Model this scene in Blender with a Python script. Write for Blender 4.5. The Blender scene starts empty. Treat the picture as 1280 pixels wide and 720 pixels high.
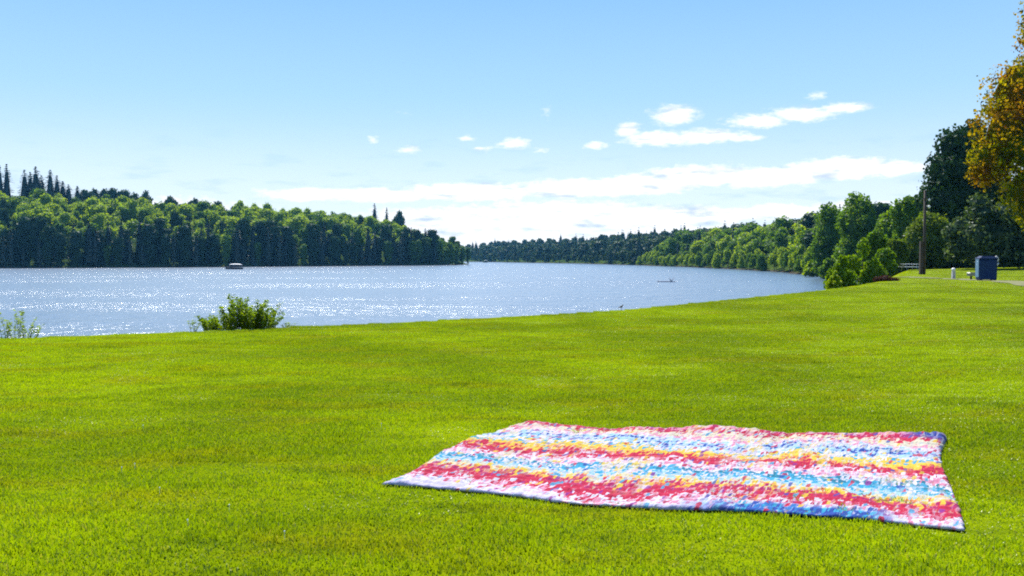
import bpy, math, random
import numpy as np
from mathutils import Vector, Matrix, noise as mnoise

random.seed(7)
rng = np.random.default_rng(7)
SC = bpy.context.scene
COL = SC.collection
F = 1138.0                      # focal length in photo pixels (1280 wide)
CAMZ = 1.5
HOR = 322.0                     # photo row of the horizon
WATER = -4.5
THETA = math.atan((360 - HOR) / F)

# ---------------------------------------------------------------- helpers
def ground(px, py, z=0.0):
    """point on the level plane z seen at that row/column"""
    t = math.atan((py - 360) / F) + THETA
    Y = (CAMZ - z) / math.tan(t)
    return np.array([(px - 640) / F * Y / math.cos(math.atan((py-360)/F)) * math.cos(t), Y])

def xz(px, py, Y):
    """x and z of a point at depth Y"""
    t = math.atan((py - 360) / F) + THETA
    return (px - 640) / F * Y / math.cos(math.atan((py-360)/F)) * math.cos(t), CAMZ - Y * math.tan(t)

def mesh(name, V, faces, mats=(), midx=None, smooth=False, attrs=None):
    """faces: list of int arrays (n,k)"""
    me = bpy.data.meshes.new(name)
    V = np.asarray(V, dtype=np.float32)
    faces = [np.asarray(f, dtype=np.int32) for f in faces if len(f)]
    me.vertices.add(len(V)); me.vertices.foreach_set('co', V.ravel())
    if faces:
        loops = np.concatenate([f.ravel() for f in faces])
        tot = np.concatenate([np.full(len(f), f.shape[1], dtype=np.int32) for f in faces])
        start = np.concatenate([[0], np.cumsum(tot)[:-1]]).astype(np.int32)
        me.loops.add(len(loops)); me.loops.foreach_set('vertex_index', loops)
        me.polygons.add(len(tot)); me.polygons.foreach_set('loop_start', start)
        try: me.polygons.foreach_set('loop_total', tot)
        except Exception: pass
        if midx is not None: me.polygons.foreach_set('material_index', np.asarray(midx, dtype=np.int32))
        me.polygons.foreach_set('use_smooth', np.full(len(tot), smooth) if np.isscalar(smooth) else smooth)
    for k, (dom, typ, arr) in (attrs or {}).items():
        a = me.attributes.new(k, typ, dom)
        a.data.foreach_set('vector' if typ == 'FLOAT_VECTOR' else 'value', np.asarray(arr, dtype=np.float32).ravel())
    for m in mats: me.materials.append(m)
    me.update(calc_edges=True); me.validate()
    return me

def link(name, me, parent=None, loc=None, rot=None, scale=None):
    o = bpy.data.objects.new(name, me); COL.objects.link(o)
    if parent: o.parent = parent
    if loc is not None: o.location = loc
    if rot is not None: o.rotation_euler = rot
    if scale is not None: o.scale = scale
    return o

def tag(o, label=None, cat=None, group=None, kind=None):
    if label: o['label'] = label
    if cat: o['category'] = cat
    if group: o['group'] = group
    if kind: o['kind'] = kind
    return o

class MB:
    """collects shapes into one mesh"""
    def __init__(s): s.V = []; s.Q = []; s.T = []; s.n = 0
    def add(s, V, Q=None, T=None):
        V = np.asarray(V, float)
        if Q is not None and len(Q): s.Q.append(np.asarray(Q) + s.n)
        if T is not None and len(T): s.T.append(np.asarray(T) + s.n)
        s.V.append(V); s.n += len(V)
    def box(s, c, d, rz=0, taper=1.0, bev=0.0):
        c = np.array(c, float); d = np.array(d, float) / 2
        b = bev
        # eight-sided bevelled outline in xy
        o = np.array([[-1,-1],[1,-1],[1,1],[-1,1]], float)
        if b > 0:
            pts = []
            for sx, sy in o:
                if sx*sy > 0: pts += [[sx*d[0], sy*(d[1]-b)], [sx*(d[0]-b), sy*d[1]]][::(1 if sx < 0 else 1)]
                else: pts += [[sx*(d[0]-b), sy*d[1]], [sx*d[0], sy*(d[1]-b)]]
            ang = [math.atan2(p[1], p[0]) for p in pts]
            pts = [p for _, p in sorted(zip(ang, pts))]
            P = np.array(pts)
        else: P = o * d[:2]
        n = len(P); R = np.array([[math.cos(rz), -math.sin(rz)], [math.sin(rz), math.cos(rz)]])
        lv = [(-d[2], 1.0), (d[2]-b, taper), (d[2], taper*(1-b/max(d[0],d[1])))] if b > 0 else [(-d[2],1.0),(d[2],taper)]
        V = []
        for z, k in lv:
            pp = (P*k) @ R.T
            V.append(np.column_stack([pp + c[:2], np.full(n, c[2]+z)]))
        V = np.vstack(V); m = len(lv)
        Q = [[j*n+i, j*n+(i+1)%n, (j+1)*n+(i+1)%n, (j+1)*n+i] for j in range(m-1) for i in range(n)]
        T = []
        for i in range(1, n-1):
            T.append([0, i+1, i]); T.append([(m-1)*n, (m-1)*n+i, (m-1)*n+i+1])
        s.add(V, Q, T)
    def tube(s, pts, rad, seg=8, cap=True):
        pts = np.asarray(pts, float); rad = np.broadcast_to(rad, len(pts)); n = len(pts)
        d = np.gradient(pts, axis=0); d /= np.linalg.norm(d, axis=1)[:, None] + 1e-9
        up = np.array([0, 0, 1.0]) if abs(d[0][2]) < .9 else np.array([1.0, 0, 0])
        V = []
        for i in range(n):
            a = np.cross(d[i], up); a /= np.linalg.norm(a); b = np.cross(d[i], a)
            t = np.linspace(0, 2*math.pi, seg, endpoint=False)
            V.append(pts[i] + rad[i]*(np.cos(t)[:, None]*a + np.sin(t)[:, None]*b))
        V = np.vstack(V)
        Q = [[j*seg+i, j*seg+(i+1)%seg, (j+1)*seg+(i+1)%seg, (j+1)*seg+i] for j in range(n-1) for i in range(seg)]
        T = []
        if cap:
            for i in range(1, seg-1):
                T += [[0, i+1, i], [(n-1)*seg, (n-1)*seg+i, (n-1)*seg+i+1]]
        s.add(V, Q, T)
    def blob(s, c, r, nu=12, nv=8, lump=0.0, seed=0):
        u = np.linspace(0, 2*math.pi, nu, endpoint=False); v = np.linspace(0, math.pi, nv+1)
        V = []
        for vv in v:
            for uu in u:
                p = np.array([math.sin(vv)*math.cos(uu), math.sin(vv)*math.sin(uu), math.cos(vv)])
                k = 1 + (lump*mnoise.noise(Vector(p*2.0 + seed)) if lump else 0)
                V.append(np.array(c) + p*np.array(r)*k)
        Q = [[j*nu+i, (j+1)*nu+i, (j+1)*nu+(i+1)%nu, j*nu+(i+1)%nu] for j in range(nv) for i in range(nu)]
        s.add(V, Q)
    def get(s, name, mats, smooth=False, attrs=None):
        fs = []
        if s.Q: fs.append(np.vstack(s.Q))
        if s.T: fs.append(np.vstack(s.T))
        return mesh(name, np.vstack(s.V), fs, mats, smooth=smooth, attrs=attrs)

# ---------------------------------------------------------------- materials
class NT:
    def __init__(s, tree): s.t = tree; s.n = tree.nodes; s.l = tree.links
    def add(s, typ, **kw):
        nd = s.n.new(typ)
        ins = kw.pop('ins', {})
        for k, v in kw.items(): setattr(nd, k, v)
        for k, v in ins.items(): s.set(nd, k, v)
        return nd
    def set(s, nd, k, v):
        sock = nd.inputs[k]
        if isinstance(v, bpy.types.NodeSocket): s.l.new(v, sock)
        elif isinstance(v, bpy.types.Node): s.l.new(v.outputs[0], sock)
        else: sock.default_value = v
    def math(s, op, a, b=None, c=None, clamp=False):
        nd = s.n.new('ShaderNodeMath'); nd.operation = op; nd.use_clamp = clamp
        for i, v in enumerate((a, b, c)):
            if v is not None: s.set(nd, i, v)
        return nd.outputs[0]
    def vmath(s, op, a, b=None):
        nd = s.n.new('ShaderNodeVectorMath'); nd.operation = op
        s.set(nd, 0, a)
        if b is not None: s.set(nd, 1, b)
        return nd.outputs['Value'] if op in ('LENGTH', 'DOT_PRODUCT') else nd.outputs[0]
    def noise(s, vec, scale, detail=2, rough=.5, dist=0, lac=2.0, dim='3D', col=False):
        nd = s.add('ShaderNodeTexNoise', noise_dimensions=dim, ins={'Vector': vec, 'Scale': scale, 'Detail': detail, 'Roughness': rough, 'Distortion': dist, 'Lacunarity': lac})
        return nd.outputs['Color' if col else 'Fac']
    def ramp(s, fac, stops, interp='LINEAR'):
        nd = s.n.new('ShaderNodeValToRGB'); nd.color_ramp.interpolation = interp
        e = nd.color_ramp.elements
        while len(e) < len(stops): e.new(0.5)
        for el, (p, c) in zip(e, stops):
            el.position = p; el.color = (*c, 1) if len(c) == 3 else c
        s.set(nd, 0, fac); return nd.outputs[0]
    def mix(s, fac, a, b, blend='MIX'):
        nd = s.n.new('ShaderNodeMix'); nd.data_type = 'RGBA'; nd.blend_type = blend
        s.set(nd, 0, fac)
        for i, v in ((6, a), (7, b)):
            if isinstance(v, tuple): v = (*v, 1) if len(v) == 3 else v
            s.set(nd, i, v)
        return nd.outputs[2]
    def rng(s, v, a, b, c=0.0, d=1.0, smooth=True):
        nd = s.n.new('ShaderNodeMapRange'); nd.interpolation_type = 'SMOOTHSTEP' if smooth else 'LINEAR'
        for i, x in enumerate((v, a, b, c, d)): s.set(nd, i, x)
        return nd.outputs[0]

def new_mat(name):
    m = bpy.data.materials.new(name); m.use_nodes = True
    m.node_tree.nodes.clear()
    return m, NT(m.node_tree)

def out(nt, surf=None, vol=None):
    o = nt.n.new('ShaderNodeOutputMaterial')
    if surf is not None: nt.set(o, 'Surface', surf)
    if vol is not None: nt.set(o, 'Volume', vol)

def plain(name, col, rough=.6, metal=0.0, var=.15, scale=6.0, spec=.5):
    m, nt = new_mat(name)
    tc = nt.add('ShaderNodeTexCoord').outputs['Object']
    n = nt.noise(tc, scale, 5, .6)
    c = nt.mix(nt.rng(n, .3, .7), tuple(x*(1-var) for x in col), tuple(min(1, x*(1+var)) for x in col))
    p = nt.add('ShaderNodeBsdfPrincipled', ins={'Base Color': c, 'Roughness': rough, 'Metallic': metal, 'Specular IOR Level': spec})
    bp = nt.add('ShaderNodeBump', ins={'Height': n, 'Strength': .15, 'Distance': .02}); nt.set(p, 'Normal', bp)
    out(nt, p); return m

def leaf_mat(name, cols, trans=.4, objvar=.35, gloss=.015, tcol=None, nscale=.25):
    """cols: stops along a per-leaf random tint; clumps from noise"""
    m, nt = new_mat(name)
    tint = nt.add('ShaderNodeAttribute', attribute_name='tint').outputs['Fac']
    oi = nt.add('ShaderNodeObjectInfo').outputs['Random']
    tc = nt.add('ShaderNodeNewGeometry').outputs['Position']
    n = nt.noise(tc, nscale, 2)
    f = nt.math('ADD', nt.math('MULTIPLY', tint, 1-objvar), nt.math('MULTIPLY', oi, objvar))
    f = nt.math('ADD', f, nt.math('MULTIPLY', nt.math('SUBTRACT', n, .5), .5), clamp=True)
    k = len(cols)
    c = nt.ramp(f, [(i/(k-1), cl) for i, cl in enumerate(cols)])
    d = nt.add('ShaderNodeBsdfDiffuse', ins={'Color': c})
    tr = nt.add('ShaderNodeBsdfTranslucent', ins={'Color': nt.mix(1.0, c, tcol or (1.5, 1.5, .45), 'MULTIPLY')})
    mx = nt.add('ShaderNodeMixShader', ins={0: trans, 1: d.outputs[0], 2: tr.outputs[0]})
    g = nt.add('ShaderNodeBsdfGlossy', ins={'Color': (.9, .95, 1, 1), 'Roughness': .45})
    m2 = nt.add('ShaderNodeMixShader', ins={0: gloss, 1: mx.outputs[0], 2: g.outputs[0]})
    out(nt, m2); return m

def grass_color(nt):
    pos = nt.add('ShaderNodeNewGeometry').outputs['Position']
    big = nt.noise(pos, .22, 3, .55)
    mid = nt.noise(nt.vmath('MULTIPLY', pos, (.7, 1.6, 1)), .9, 4, .6)
    fine = nt.noise(pos, 9, 3, .6)
    c = nt.mix(nt.rng(big, .38, .62), G_A, G_B)
    c = nt.mix(nt.rng(mid, .46, .68, 0, .6), c, G_OLIVE)
    dk = nt.noise(nt.vmath('MULTIPLY', pos, (.55, 1.7, 1)), 1.7, 5, .65)
    c = nt.mix(nt.rng(dk, .50, .72, 0, .7), c, G_DARK)
    c = nt.mix(nt.rng(fine, .45, .75, 0, .45), c, G_DARK)
    return c, mid, fine
G_A = (.175, .235, .002); G_B = (.32, .390, .002); G_OLIVE = (.275, .235, .004); G_DARK = (.075, .125, .003)

def make_grass_mats():
    m, nt = new_mat('lawn_ground')
    c, mid, fine = grass_color(nt)
    pos = nt.add('ShaderNodeNewGeometry').outputs['Position']
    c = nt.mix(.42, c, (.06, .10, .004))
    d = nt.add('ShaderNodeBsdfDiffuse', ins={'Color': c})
    n = nt.noise(pos, 14, 5, .7)
    bp = nt.add('ShaderNodeBump', ins={'Height': n, 'Strength': .8, 'Distance': .04}); nt.set(d, 'Normal', bp)
    out(nt, d)
    g, nt = new_mat('grass_blade')
    c, mid, fine = grass_color(nt)
    t = nt.add('ShaderNodeAttribute', attribute_name='tint').outputs['Fac']
    c = nt.mix(nt.rng(t, .2, .9, 0, .45), c, (.26, .31, .008))
    c = nt.mix(nt.rng(t, .955, .97, 0, .8), c, (.34, .29, .10))
    d = nt.add('ShaderNodeBsdfDiffuse', ins={'Color': c})
    tr = nt.add('ShaderNodeBsdfTranslucent', ins={'Color': nt.mix(1.0, c, (1.35, 1.5, .2), 'MULTIPLY')})
    mx = nt.add('ShaderNodeMixShader', ins={0: .45, 1: d.outputs[0], 2: tr.outputs[0]})
    gl = nt.add('ShaderNodeBsdfGlossy', ins={'Color': (1, 1, .8, 1), 'Roughness': .4})
    m2 = nt.add('ShaderNodeMixShader', ins={0: .025, 1: mx.outputs[0], 2: gl.outputs[0]})
    out(nt, m2)
    return m, g
M_LAWN, M_BLADE = make_grass_mats()

M_LEAF_LIGHT = leaf_mat('leaf_bright', [(.11,.19,.002), (.21,.30,.002), (.30,.36,.004)], .54)
M_LEAF_MID = leaf_mat('leaf_mid', [(.045,.10,.005), (.085,.165,.005), (.15,.23,.007)], .47)
M_LEAF_DARK = leaf_mat('leaf_dark', [(.012,.034,.008), (.022,.056,.009), (.04,.085,.010)], .25)
M_CONIFER = leaf_mat('conifer_needles', [(.008,.024,.012), (.014,.036,.016), (.022,.05,.018)], .12, gloss=.03)
M_SILVER = leaf_mat('leaf_silver', [(.015,.035,.008), (.05,.085,.02), (.26,.32,.14)], .3, gloss=.02)  # pale leaves, with the palest stop raised to paint in their highlights
M_WEEP = leaf_mat('leaf_weeping', [(.06,.11,.008), (.11,.16,.012), (.17,.21,.02)], .42)
M_BUSH = leaf_mat('leaf_bush', [(.10,.17,.004), (.18,.26,.005), (.28,.34,.01)], .48, gloss=.012, nscale=2.0)
M_RED = leaf_mat('leaf_dark_red', [(.03,.012,.012), (.07,.025,.02), (.10,.05,.03)], .25)
M_BARK = plain('bark', (.10, .075, .055), .9, var=.4, scale=3)
M_BARK_PALE = plain('bark_pale', (.24, .22, .19), .9, var=.3, scale=3)

def autumn_mat():
    m, nt = new_mat('leaf_autumn')
    tint = nt.add('ShaderNodeAttribute', attribute_name='tint').outputs['Fac']
    turn = nt.add('ShaderNodeAttribute', attribute_name='turn').outputs['Fac']
    g = nt.ramp(tint, [(0, (.04,.07,.006)), (.5, (.15,.19,.005)), (1, (.32,.31,.006))])
    a = nt.ramp(tint, [(0, (.10,.045,.012)), (.35, (.28,.145,.006)), (.7, (.37,.225,.006)), (1, (.40,.30,.008))])
    c = nt.mix(turn, g, a)
    d = nt.add('ShaderNodeBsdfDiffuse', ins={'Color': c})
    tr = nt.add('ShaderNodeBsdfTranslucent', ins={'Color': nt.mix(1.0, c, (1.5, 1.3, .5), 'MULTIPLY')})
    mx = nt.add('ShaderNodeMixShader', ins={0: .42, 1: d.outputs[0], 2: tr.outputs[0]})
    out(nt, mx); return m
M_AUTUMN = autumn_mat()

# ---------------------------------------------------------------- camera, light, sky
cam = bpy.data.cameras.new('camera'); co = bpy.data.objects.new('camera', cam); COL.objects.link(co)
cam.sensor_width = 36; cam.lens = 36 * F / 1280
cam.clip_end = 20000; cam.clip_start = .05
co.location = (0, 0, CAMZ); co.rotation_euler = (math.pi/2 - THETA, 0, 0)
SC.camera = co

SUN_EL = math.radians(52); SUN_AZ = math.radians(-16)     # azimuth from +Y towards +X
sd = Vector((math.sin(SUN_AZ)*math.cos(SUN_EL), math.cos(SUN_AZ)*math.cos(SUN_EL), math.sin(SUN_EL)))
sl = bpy.data.lights.new('sun', 'SUN'); so = bpy.data.objects.new('sun', sl); COL.objects.link(so)
sl.energy = 4.6; sl.angle = math.radians(.55); sl.color = (1, .955, .87)
so.rotation_euler = sd.to_track_quat('Z', 'Y').to_euler(); so.location = (0, 0, 80)

W = bpy.data.worlds.new('World'); SC.world = W; W.use_nodes = True
W.node_tree.nodes.clear(); nt = NT(W.node_tree)
SKY_K = .06
sky = nt.add('ShaderNodeTexSky', sky_type='NISHITA', sun_disc=False, sun_elevation=SUN_EL, sun_rotation=SUN_AZ, air_density=1.0, dust_density=.25, ozone_density=2.2, altitude=50)
tc = nt.add('ShaderNodeTexCoord').outputs['Generated']
sep = nt.add('ShaderNodeSeparateXYZ', ins={0: nt.vmath('NORMALIZE', tc)})
az = nt.math('ARCTAN2', sep.outputs[0], sep.outputs[1]); el = nt.math('ARCSINE', sep.outputs[2])
P = nt.add('ShaderNodeCombineXYZ', ins={0: az, 1: el}).outputs[0]
n1 = nt.noise(nt.vmath('MULTIPLY', P, (1, 2.0, 1)), 30, 8, .68)
n2 = nt.noise(nt.vmath('MULTIPLY', P, (1, 2.6, 1)), 85, 5, .6)
warp = nt.math('ADD', nt.math('MULTIPLY', nt.math('SUBTRACT', n1, .5), 2.0), nt.math('MULTIPLY', nt.math('SUBTRACT', n2, .5), 1.5))
# clouds: (column, row, half width, half height, weight) as seen from the park, turned into azimuth/elevation
clouds = [(466,178,11,6,.55),(512,189,19,7,.6),(585,174,15,5,.45),(600,187,19,6,.55),(643,181,26,9,.8),(675,189,13,5,.5),
          (682,142,9,7,.25),(745,183,19,7,.6),(508,145,12,5,.25),
          (786,164,22,13,1.0),(842,148,36,16,1.0),(822,176,52,13,1.05),(880,175,62,12,1.05),(925,178,40,6,.8),
          (945,158,50,11,1.0),(1000,152,52,12,1.0),(1050,147,42,8,.9),(1018,131,14,7,.5),
          (380,246,70,12,.9),(470,245,100,12,1.0),(590,240,120,15,1.0),(720,236,110,16,1.0),(800,232,90,17,1.0),(880,222,90,17,1.05),
          (960,226,90,16,1.0),(1050,218,80,17,1.1),(1120,219,50,12,1.0),
          (560,276,150,22,1.05),(700,272,190,28,1.1),(840,272,130,20,1.0),(960,268,120,13,.9),(1060,262,90,9,.7),(640,300,300,20,1.1),(880,292,200,14,1.0),
          (240,262,140,16,.55)]
field = None
for (cx, cy, rx, ry, w) in clouds:
    if cy > 214: w *= 1.3
    a0 = math.atan((cx-640)/F); e0 = math.atan((HOR-cy)/F)
    v = nt.vmath('LENGTH', nt.vmath('MULTIPLY', nt.vmath('SUBTRACT', P, (a0, e0, 0)), (F/rx, F/ry, 0)))
    f = nt.math('MULTIPLY_ADD', v, -w, w)
    field = f if field is None else nt.math('MAXIMUM', field, f)
# scattered fair-weather clouds in the rest of the sky, away from the view
outv = nt.rng(nt.math('ABSOLUTE', az), .75, 1.0)
gen = nt.math('MULTIPLY_ADD', nt.noise(nt.vmath('MULTIPLY', tc, (1, 1, 2.5)), 3.0, 5, .6), 4, -2.3)
gen = nt.math('MULTIPLY', gen, outv)
dens = nt.rng(nt.math('MULTIPLY_ADD', warp, .75, nt.math('MULTIPLY', field, 1.15)), .0, .85)
dens = nt.math('MAXIMUM', dens, nt.math('MULTIPLY', nt.rng(gen, .0, .8), .8))
wisp = nt.math('MULTIPLY', nt.rng(el, .16, .02), .30)
dens = nt.math('MAXIMUM', dens, wisp)
n3 = nt.noise(nt.vmath('MULTIPLY', nt.vmath('ADD', P, (0, .006, 0)), (1, 4.5, 1)), 17, 5, .55)
ccol = nt.mix(nt.rng(n3, .51, .71), (1.02, 1.02, 1.03), (.54, .65, .82))
skc = nt.vmath('MULTIPLY', sky.outputs[0], (SKY_K, SKY_K, SKY_K))
# the photographed sky is a touch lighter and more cyan than clear-air Nishita
# clear-air Nishita over the deeper blue of a dry, cloud-washed day
skc = nt.vmath('MULTIPLY', skc, (.75, .85, .9))
blue = nt.ramp(nt.math('MULTIPLY', nt.math('MAXIMUM', el, 0), .6366), [(0, (.45,.53,.60)), (.05, (.365,.475,.59)), (.11, (.235,.395,.575)), (.19, (.14,.30,.56)), (.45, (.05,.17,.44)), (1, (.03,.10,.33))])
skc = nt.mix(.85, skc, blue)
CL_K = .60
col = nt.mix(dens, skc, nt.vmath('MULTIPLY', ccol, (CL_K,)*3))
bg = nt.add('ShaderNodeBackground', ins={'Color': col, 'Strength': 1.0})
wo = nt.n.new('ShaderNodeOutputWorld'); nt.set(wo, 0, bg)

# ---------------------------------------------------------------- terrain
def sdist(P, poly):
    """distance of points to an open polyline; positive on its right-hand side"""
    P = np.asarray(P, float); best = np.full(len(P), 1e18); sg = np.ones(len(P))
    for a, b in zip(poly[:-1], poly[1:]):
        a = np.array(a, float); b = np.array(b, float); d = b - a
        t = np.clip(((P - a) @ d) / (d @ d), 0, 1)
        q = a + t[:, None]*d; r = P - q; dd = (r**2).sum(1)
        cr = d[0]*r[:, 1] - d[1]*r[:, 0]
        m = dd < best
        best[m] = dd[m]; sg[m] = np.where(cr[m] > 0, -1, 1)
    return np.sqrt(best)*sg

edge_px = [(-900,447),(-400,436),(0,423.5),(170,417.5),(340,410.5),(560,400.5),(780,388),(900,376),(1030,363),(1080,356),(1108,351)]
EDGE = [tuple(ground(*p)) for p in edge_px]
EDGE = [(-90, 2)] + EDGE + [(30.5, 72), (39, 90), (50, 114), (64, 140), (80, 180), (97, 230), (112, 297)]

def nz(x, y, s, seed=0.0):
    return mnoise.noise(Vector((x*s + seed, y*s - seed, seed)))
def vnz(X, Y, s, seed=0.0):
    return np.array([nz(a, b, s, seed) for a, b in zip(X, Y)])

def lawn_h(X, Y, S=None):
    X = np.asarray(X, float); Y = np.asarray(Y, float)
    if S is None: S = sdist(np.column_stack([X, Y]), EDGE)
    und = .055*vnz(X, Y*1.4, .33, 3.1) + .018*vnz(X, Y*1.5, .95, 6.4) + .10*vnz(X, Y, .09, 9.2)
    und *= np.clip(S/4, 0, 1)
    drop = np.where(S < 0, -(np.sqrt(S*S + .8) - math.sqrt(.8))*.62, 0)
    rise = np.clip((Y - 80)/70, 0, 1)*np.clip((X - 50)/40, 0, 1)*1.6
    return np.maximum(und + drop + rise, -6.5)

def grid(xs, ys):
    X, Y = np.meshgrid(xs, ys); nx, ny = len(xs), len(ys)
    i = np.arange(nx*ny).reshape(ny, nx)
    Q = np.stack([i[:-1,:-1], i[:-1,1:], i[1:,1:], i[1:,:-1]], -1).reshape(-1, 4)
    return X.ravel(), Y.ravel(), Q

xs = np.unique(np.concatenate([np.arange(-90, -24, 2.), np.arange(-24, 40, .4), np.arange(40, 170, 2.)]))
ys = np.unique(np.concatenate([np.arange(-40, 2, 2.), np.arange(2, 60, .4), np.arange(60, 155, 1.)]))
X, Y, Q = grid(xs, ys)
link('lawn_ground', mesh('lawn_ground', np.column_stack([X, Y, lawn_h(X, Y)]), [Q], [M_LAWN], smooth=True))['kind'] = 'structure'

# gravel path along the far side of the lawn (a real sheet just above the turf)
M_PATH = plain('path_gravel', (.14, .14, .05), .95, var=.2, scale=2)
def strip(name, pts, w, mat, lift=.05):
    pts = np.array(pts, float)
    t = np.linspace(0, len(pts)-1, 60); i = np.minimum(t.astype(int), len(pts)-2); f = (t-i)[:, None]
    C = pts[i]*(1-f) + pts[i+1]*f
    for _ in range(4): C[1:-1] = (C[:-2]+2*C[1:-1]+C[2:])/4
    d = np.gradient(C, axis=0); nrm = np.column_stack([-d[:, 1], d[:, 0]]); nrm /= np.linalg.norm(nrm, axis=1)[:, None]
    ks = np.linspace(-.5, .5, 5); V = []
    ww = w*(1+.25*np.sin(np.arange(60)*.9))
    for k in ks: V.append(C + nrm*(k*ww)[:, None])
    V = np.stack(V, 1).reshape(-1, 2)
    z = lawn_h(V[:, 0], V[:, 1]) + lift
    n = 5; Qs = [[j*n+i, j*n+i+1, (j+1)*n+i+1, (j+1)*n+i] for j in range(59) for i in range(n-1)]
    o = link(name, mesh(name, np.column_stack([V, z]), [np.array(Qs)], [mat], smooth=True)); o['kind'] = 'structure'; return o
g = lambda px, py: ground(px, py)
strip('path', [g(1128,346.5), g(1160,347.8), g(1190,348.6), g(1220,350.2), g(1250,351.5), g(1285,355.5), g(1400,366)], 1.7, M_PATH, .035)

# shore and hills
M_SOIL, nt = new_mat('forest_floor')
pos = nt.add('ShaderNodeNewGeometry').outputs['Position']
n = nt.noise(pos, .15, 5, .6)
zz = nt.add('ShaderNodeSeparateXYZ', ins={0: pos}).outputs[2]
c = nt.mix(nt.rng(n, .35, .65), (.03, .055, .012), (.055, .085, .015))
c = nt.mix(nt.rng(zz, WATER+.9, WATER+.2), c, (.06, .05, .035))
d = nt.add('ShaderNodeBsdfDiffuse', ins={'Color': c}); out(nt, d)

L_SHORE = [(-1300, 330), (-700, 400)] + [tuple(ground(px, py, WATER)) for px, py in ((-250,336.6),(0,335.2),(150,334.6),(300,333.6),(420,332.6),(500,332.0),(560,331.4))] + \
          [(-34, 790), (-48, 850), (-110, 950), (-300, 1100), (-900, 1300)]
def sd_left(P): return -sdist(P, L_SHORE)
def left_h(X, Y):
    X = np.asarray(X, float); Y = np.asarray(Y, float)
    S = -sdist(np.column_stack([X, Y]), L_SHORE)          # positive inland
    top = 36 - 3*np.clip((X+300)/250, 0, 1) + 3.5*np.clip((-X-240)/90, 0, 1) - 9*np.clip((X + .125*Y - 0)/ (.07*Y), 0, 1)
    h = WATER - 1 + np.where(S > 0, 2.0*np.minimum(S, 1) + top*(1-np.exp(-np.clip(S-6, 0, None)/62)), S*.3)
    return np.maximum(h, -7) + np.where(S > 8, 2.2*vnz(X, Y, .018, 5.), 0)
X, Y, Q = grid(np.arange(-1300, 0, 11.), np.arange(380, 1320, 11.))
link('left_hill', mesh('left_hill', np.column_stack([X, Y, left_h(X, Y)]), [Q], [M_SOIL], smooth=True))['kind'] = 'structure'

R_SHORE = [(40, 90), (58, 140), (75, 180), (90, 230)] + [tuple(ground(px, py, WATER)) for px, py in ((1030,345),(985,341.2),(940,337.8),(860,333.8),(800,331.6),(730,329.6),(600,327.3))] + \
          [(-180, 1480), (-420, 1560), (-1400, 1700)]
def right_h(X, Y):
    X = np.asarray(X, float); Y = np.asarray(Y, float)
    S = sdist(np.column_stack([X, Y]), R_SHORE)
    near = np.clip((700-Y)/300, 0, 1)
    hill = 4.6 + near*3.0*(1-np.exp(-np.clip(S-20, 0, None)/60))
    ridge = 1/(1+np.exp(-(S-110)/28.))*15*np.clip((Y-420)/500, 0, 1)*np.clip(.45+(X+300)/700, .38, 1.05)
    h = WATER - .8 + np.where(S > 0, 1.2*np.minimum(S, 1) + hill*(1-np.exp(-S/12)) + ridge*(S > 0), S*.3)
    return np.maximum(h, -7) + np.where(S > 12, 1.5*vnz(X, Y, .012, 2.), 0)
X, Y, Q = grid(np.arange(-1400, 900, 13.), np.arange(139, 2200, 13.))
Z = right_h(X, Y); Z = np.where(Y < 156, np.minimum(Z, -.3), Z)
link('far_bank', mesh('far_bank', np.column_stack([X, Y, Z]), [Q], [M_SOIL], smooth=True))['kind'] = 'structure'

# ---------------------------------------------------------------- water
M_WATER, nt = new_mat('river_water')
pos = nt.add('ShaderNodeNewGeometry').outputs['Position']
gust = nt.noise(nt.vmath('MULTIPLY', pos, (.35, 1, 1)), .035, 3, .55)
a = nt.noise(nt.vmath('MULTIPLY', pos, (.75, 1, 1)), .55, 2, .5)
b = nt.noise(pos, 1.7, 3, .6)
c = nt.noise(nt.vmath('MULTIPLY', pos, (.8, 1, 1)), .16, 2, .5)
h = nt.math('ADD', nt.math('MULTIPLY', a, .55), nt.math('MULTIPLY', b, .22))
h = nt.math('ADD', h, nt.math('MULTIPLY', c, .9))
st = nt.rng(gust, .35, .65, .55, 1.0)
bp = nt.add('ShaderNodeBump', ins={'Height': h, 'Strength': st, 'Distance': 1.0})
p = nt.add('ShaderNodeBsdfPrincipled', ins={'Base Color': (.075, .125, .19, 1), 'Roughness': .23, 'IOR': 1.5, 'Normal': bp.outputs[0], 'Specular IOR Level': .85})
out(nt, p)
V = np.array([[-1500, -60, WATER], [1500, -60, WATER], [1500, 2300, WATER], [-1500, 2300, WATER]])
link('river', mesh('river', V, [[[0, 1, 2, 3]]], [M_WATER]))['kind'] = 'structure'

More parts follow.
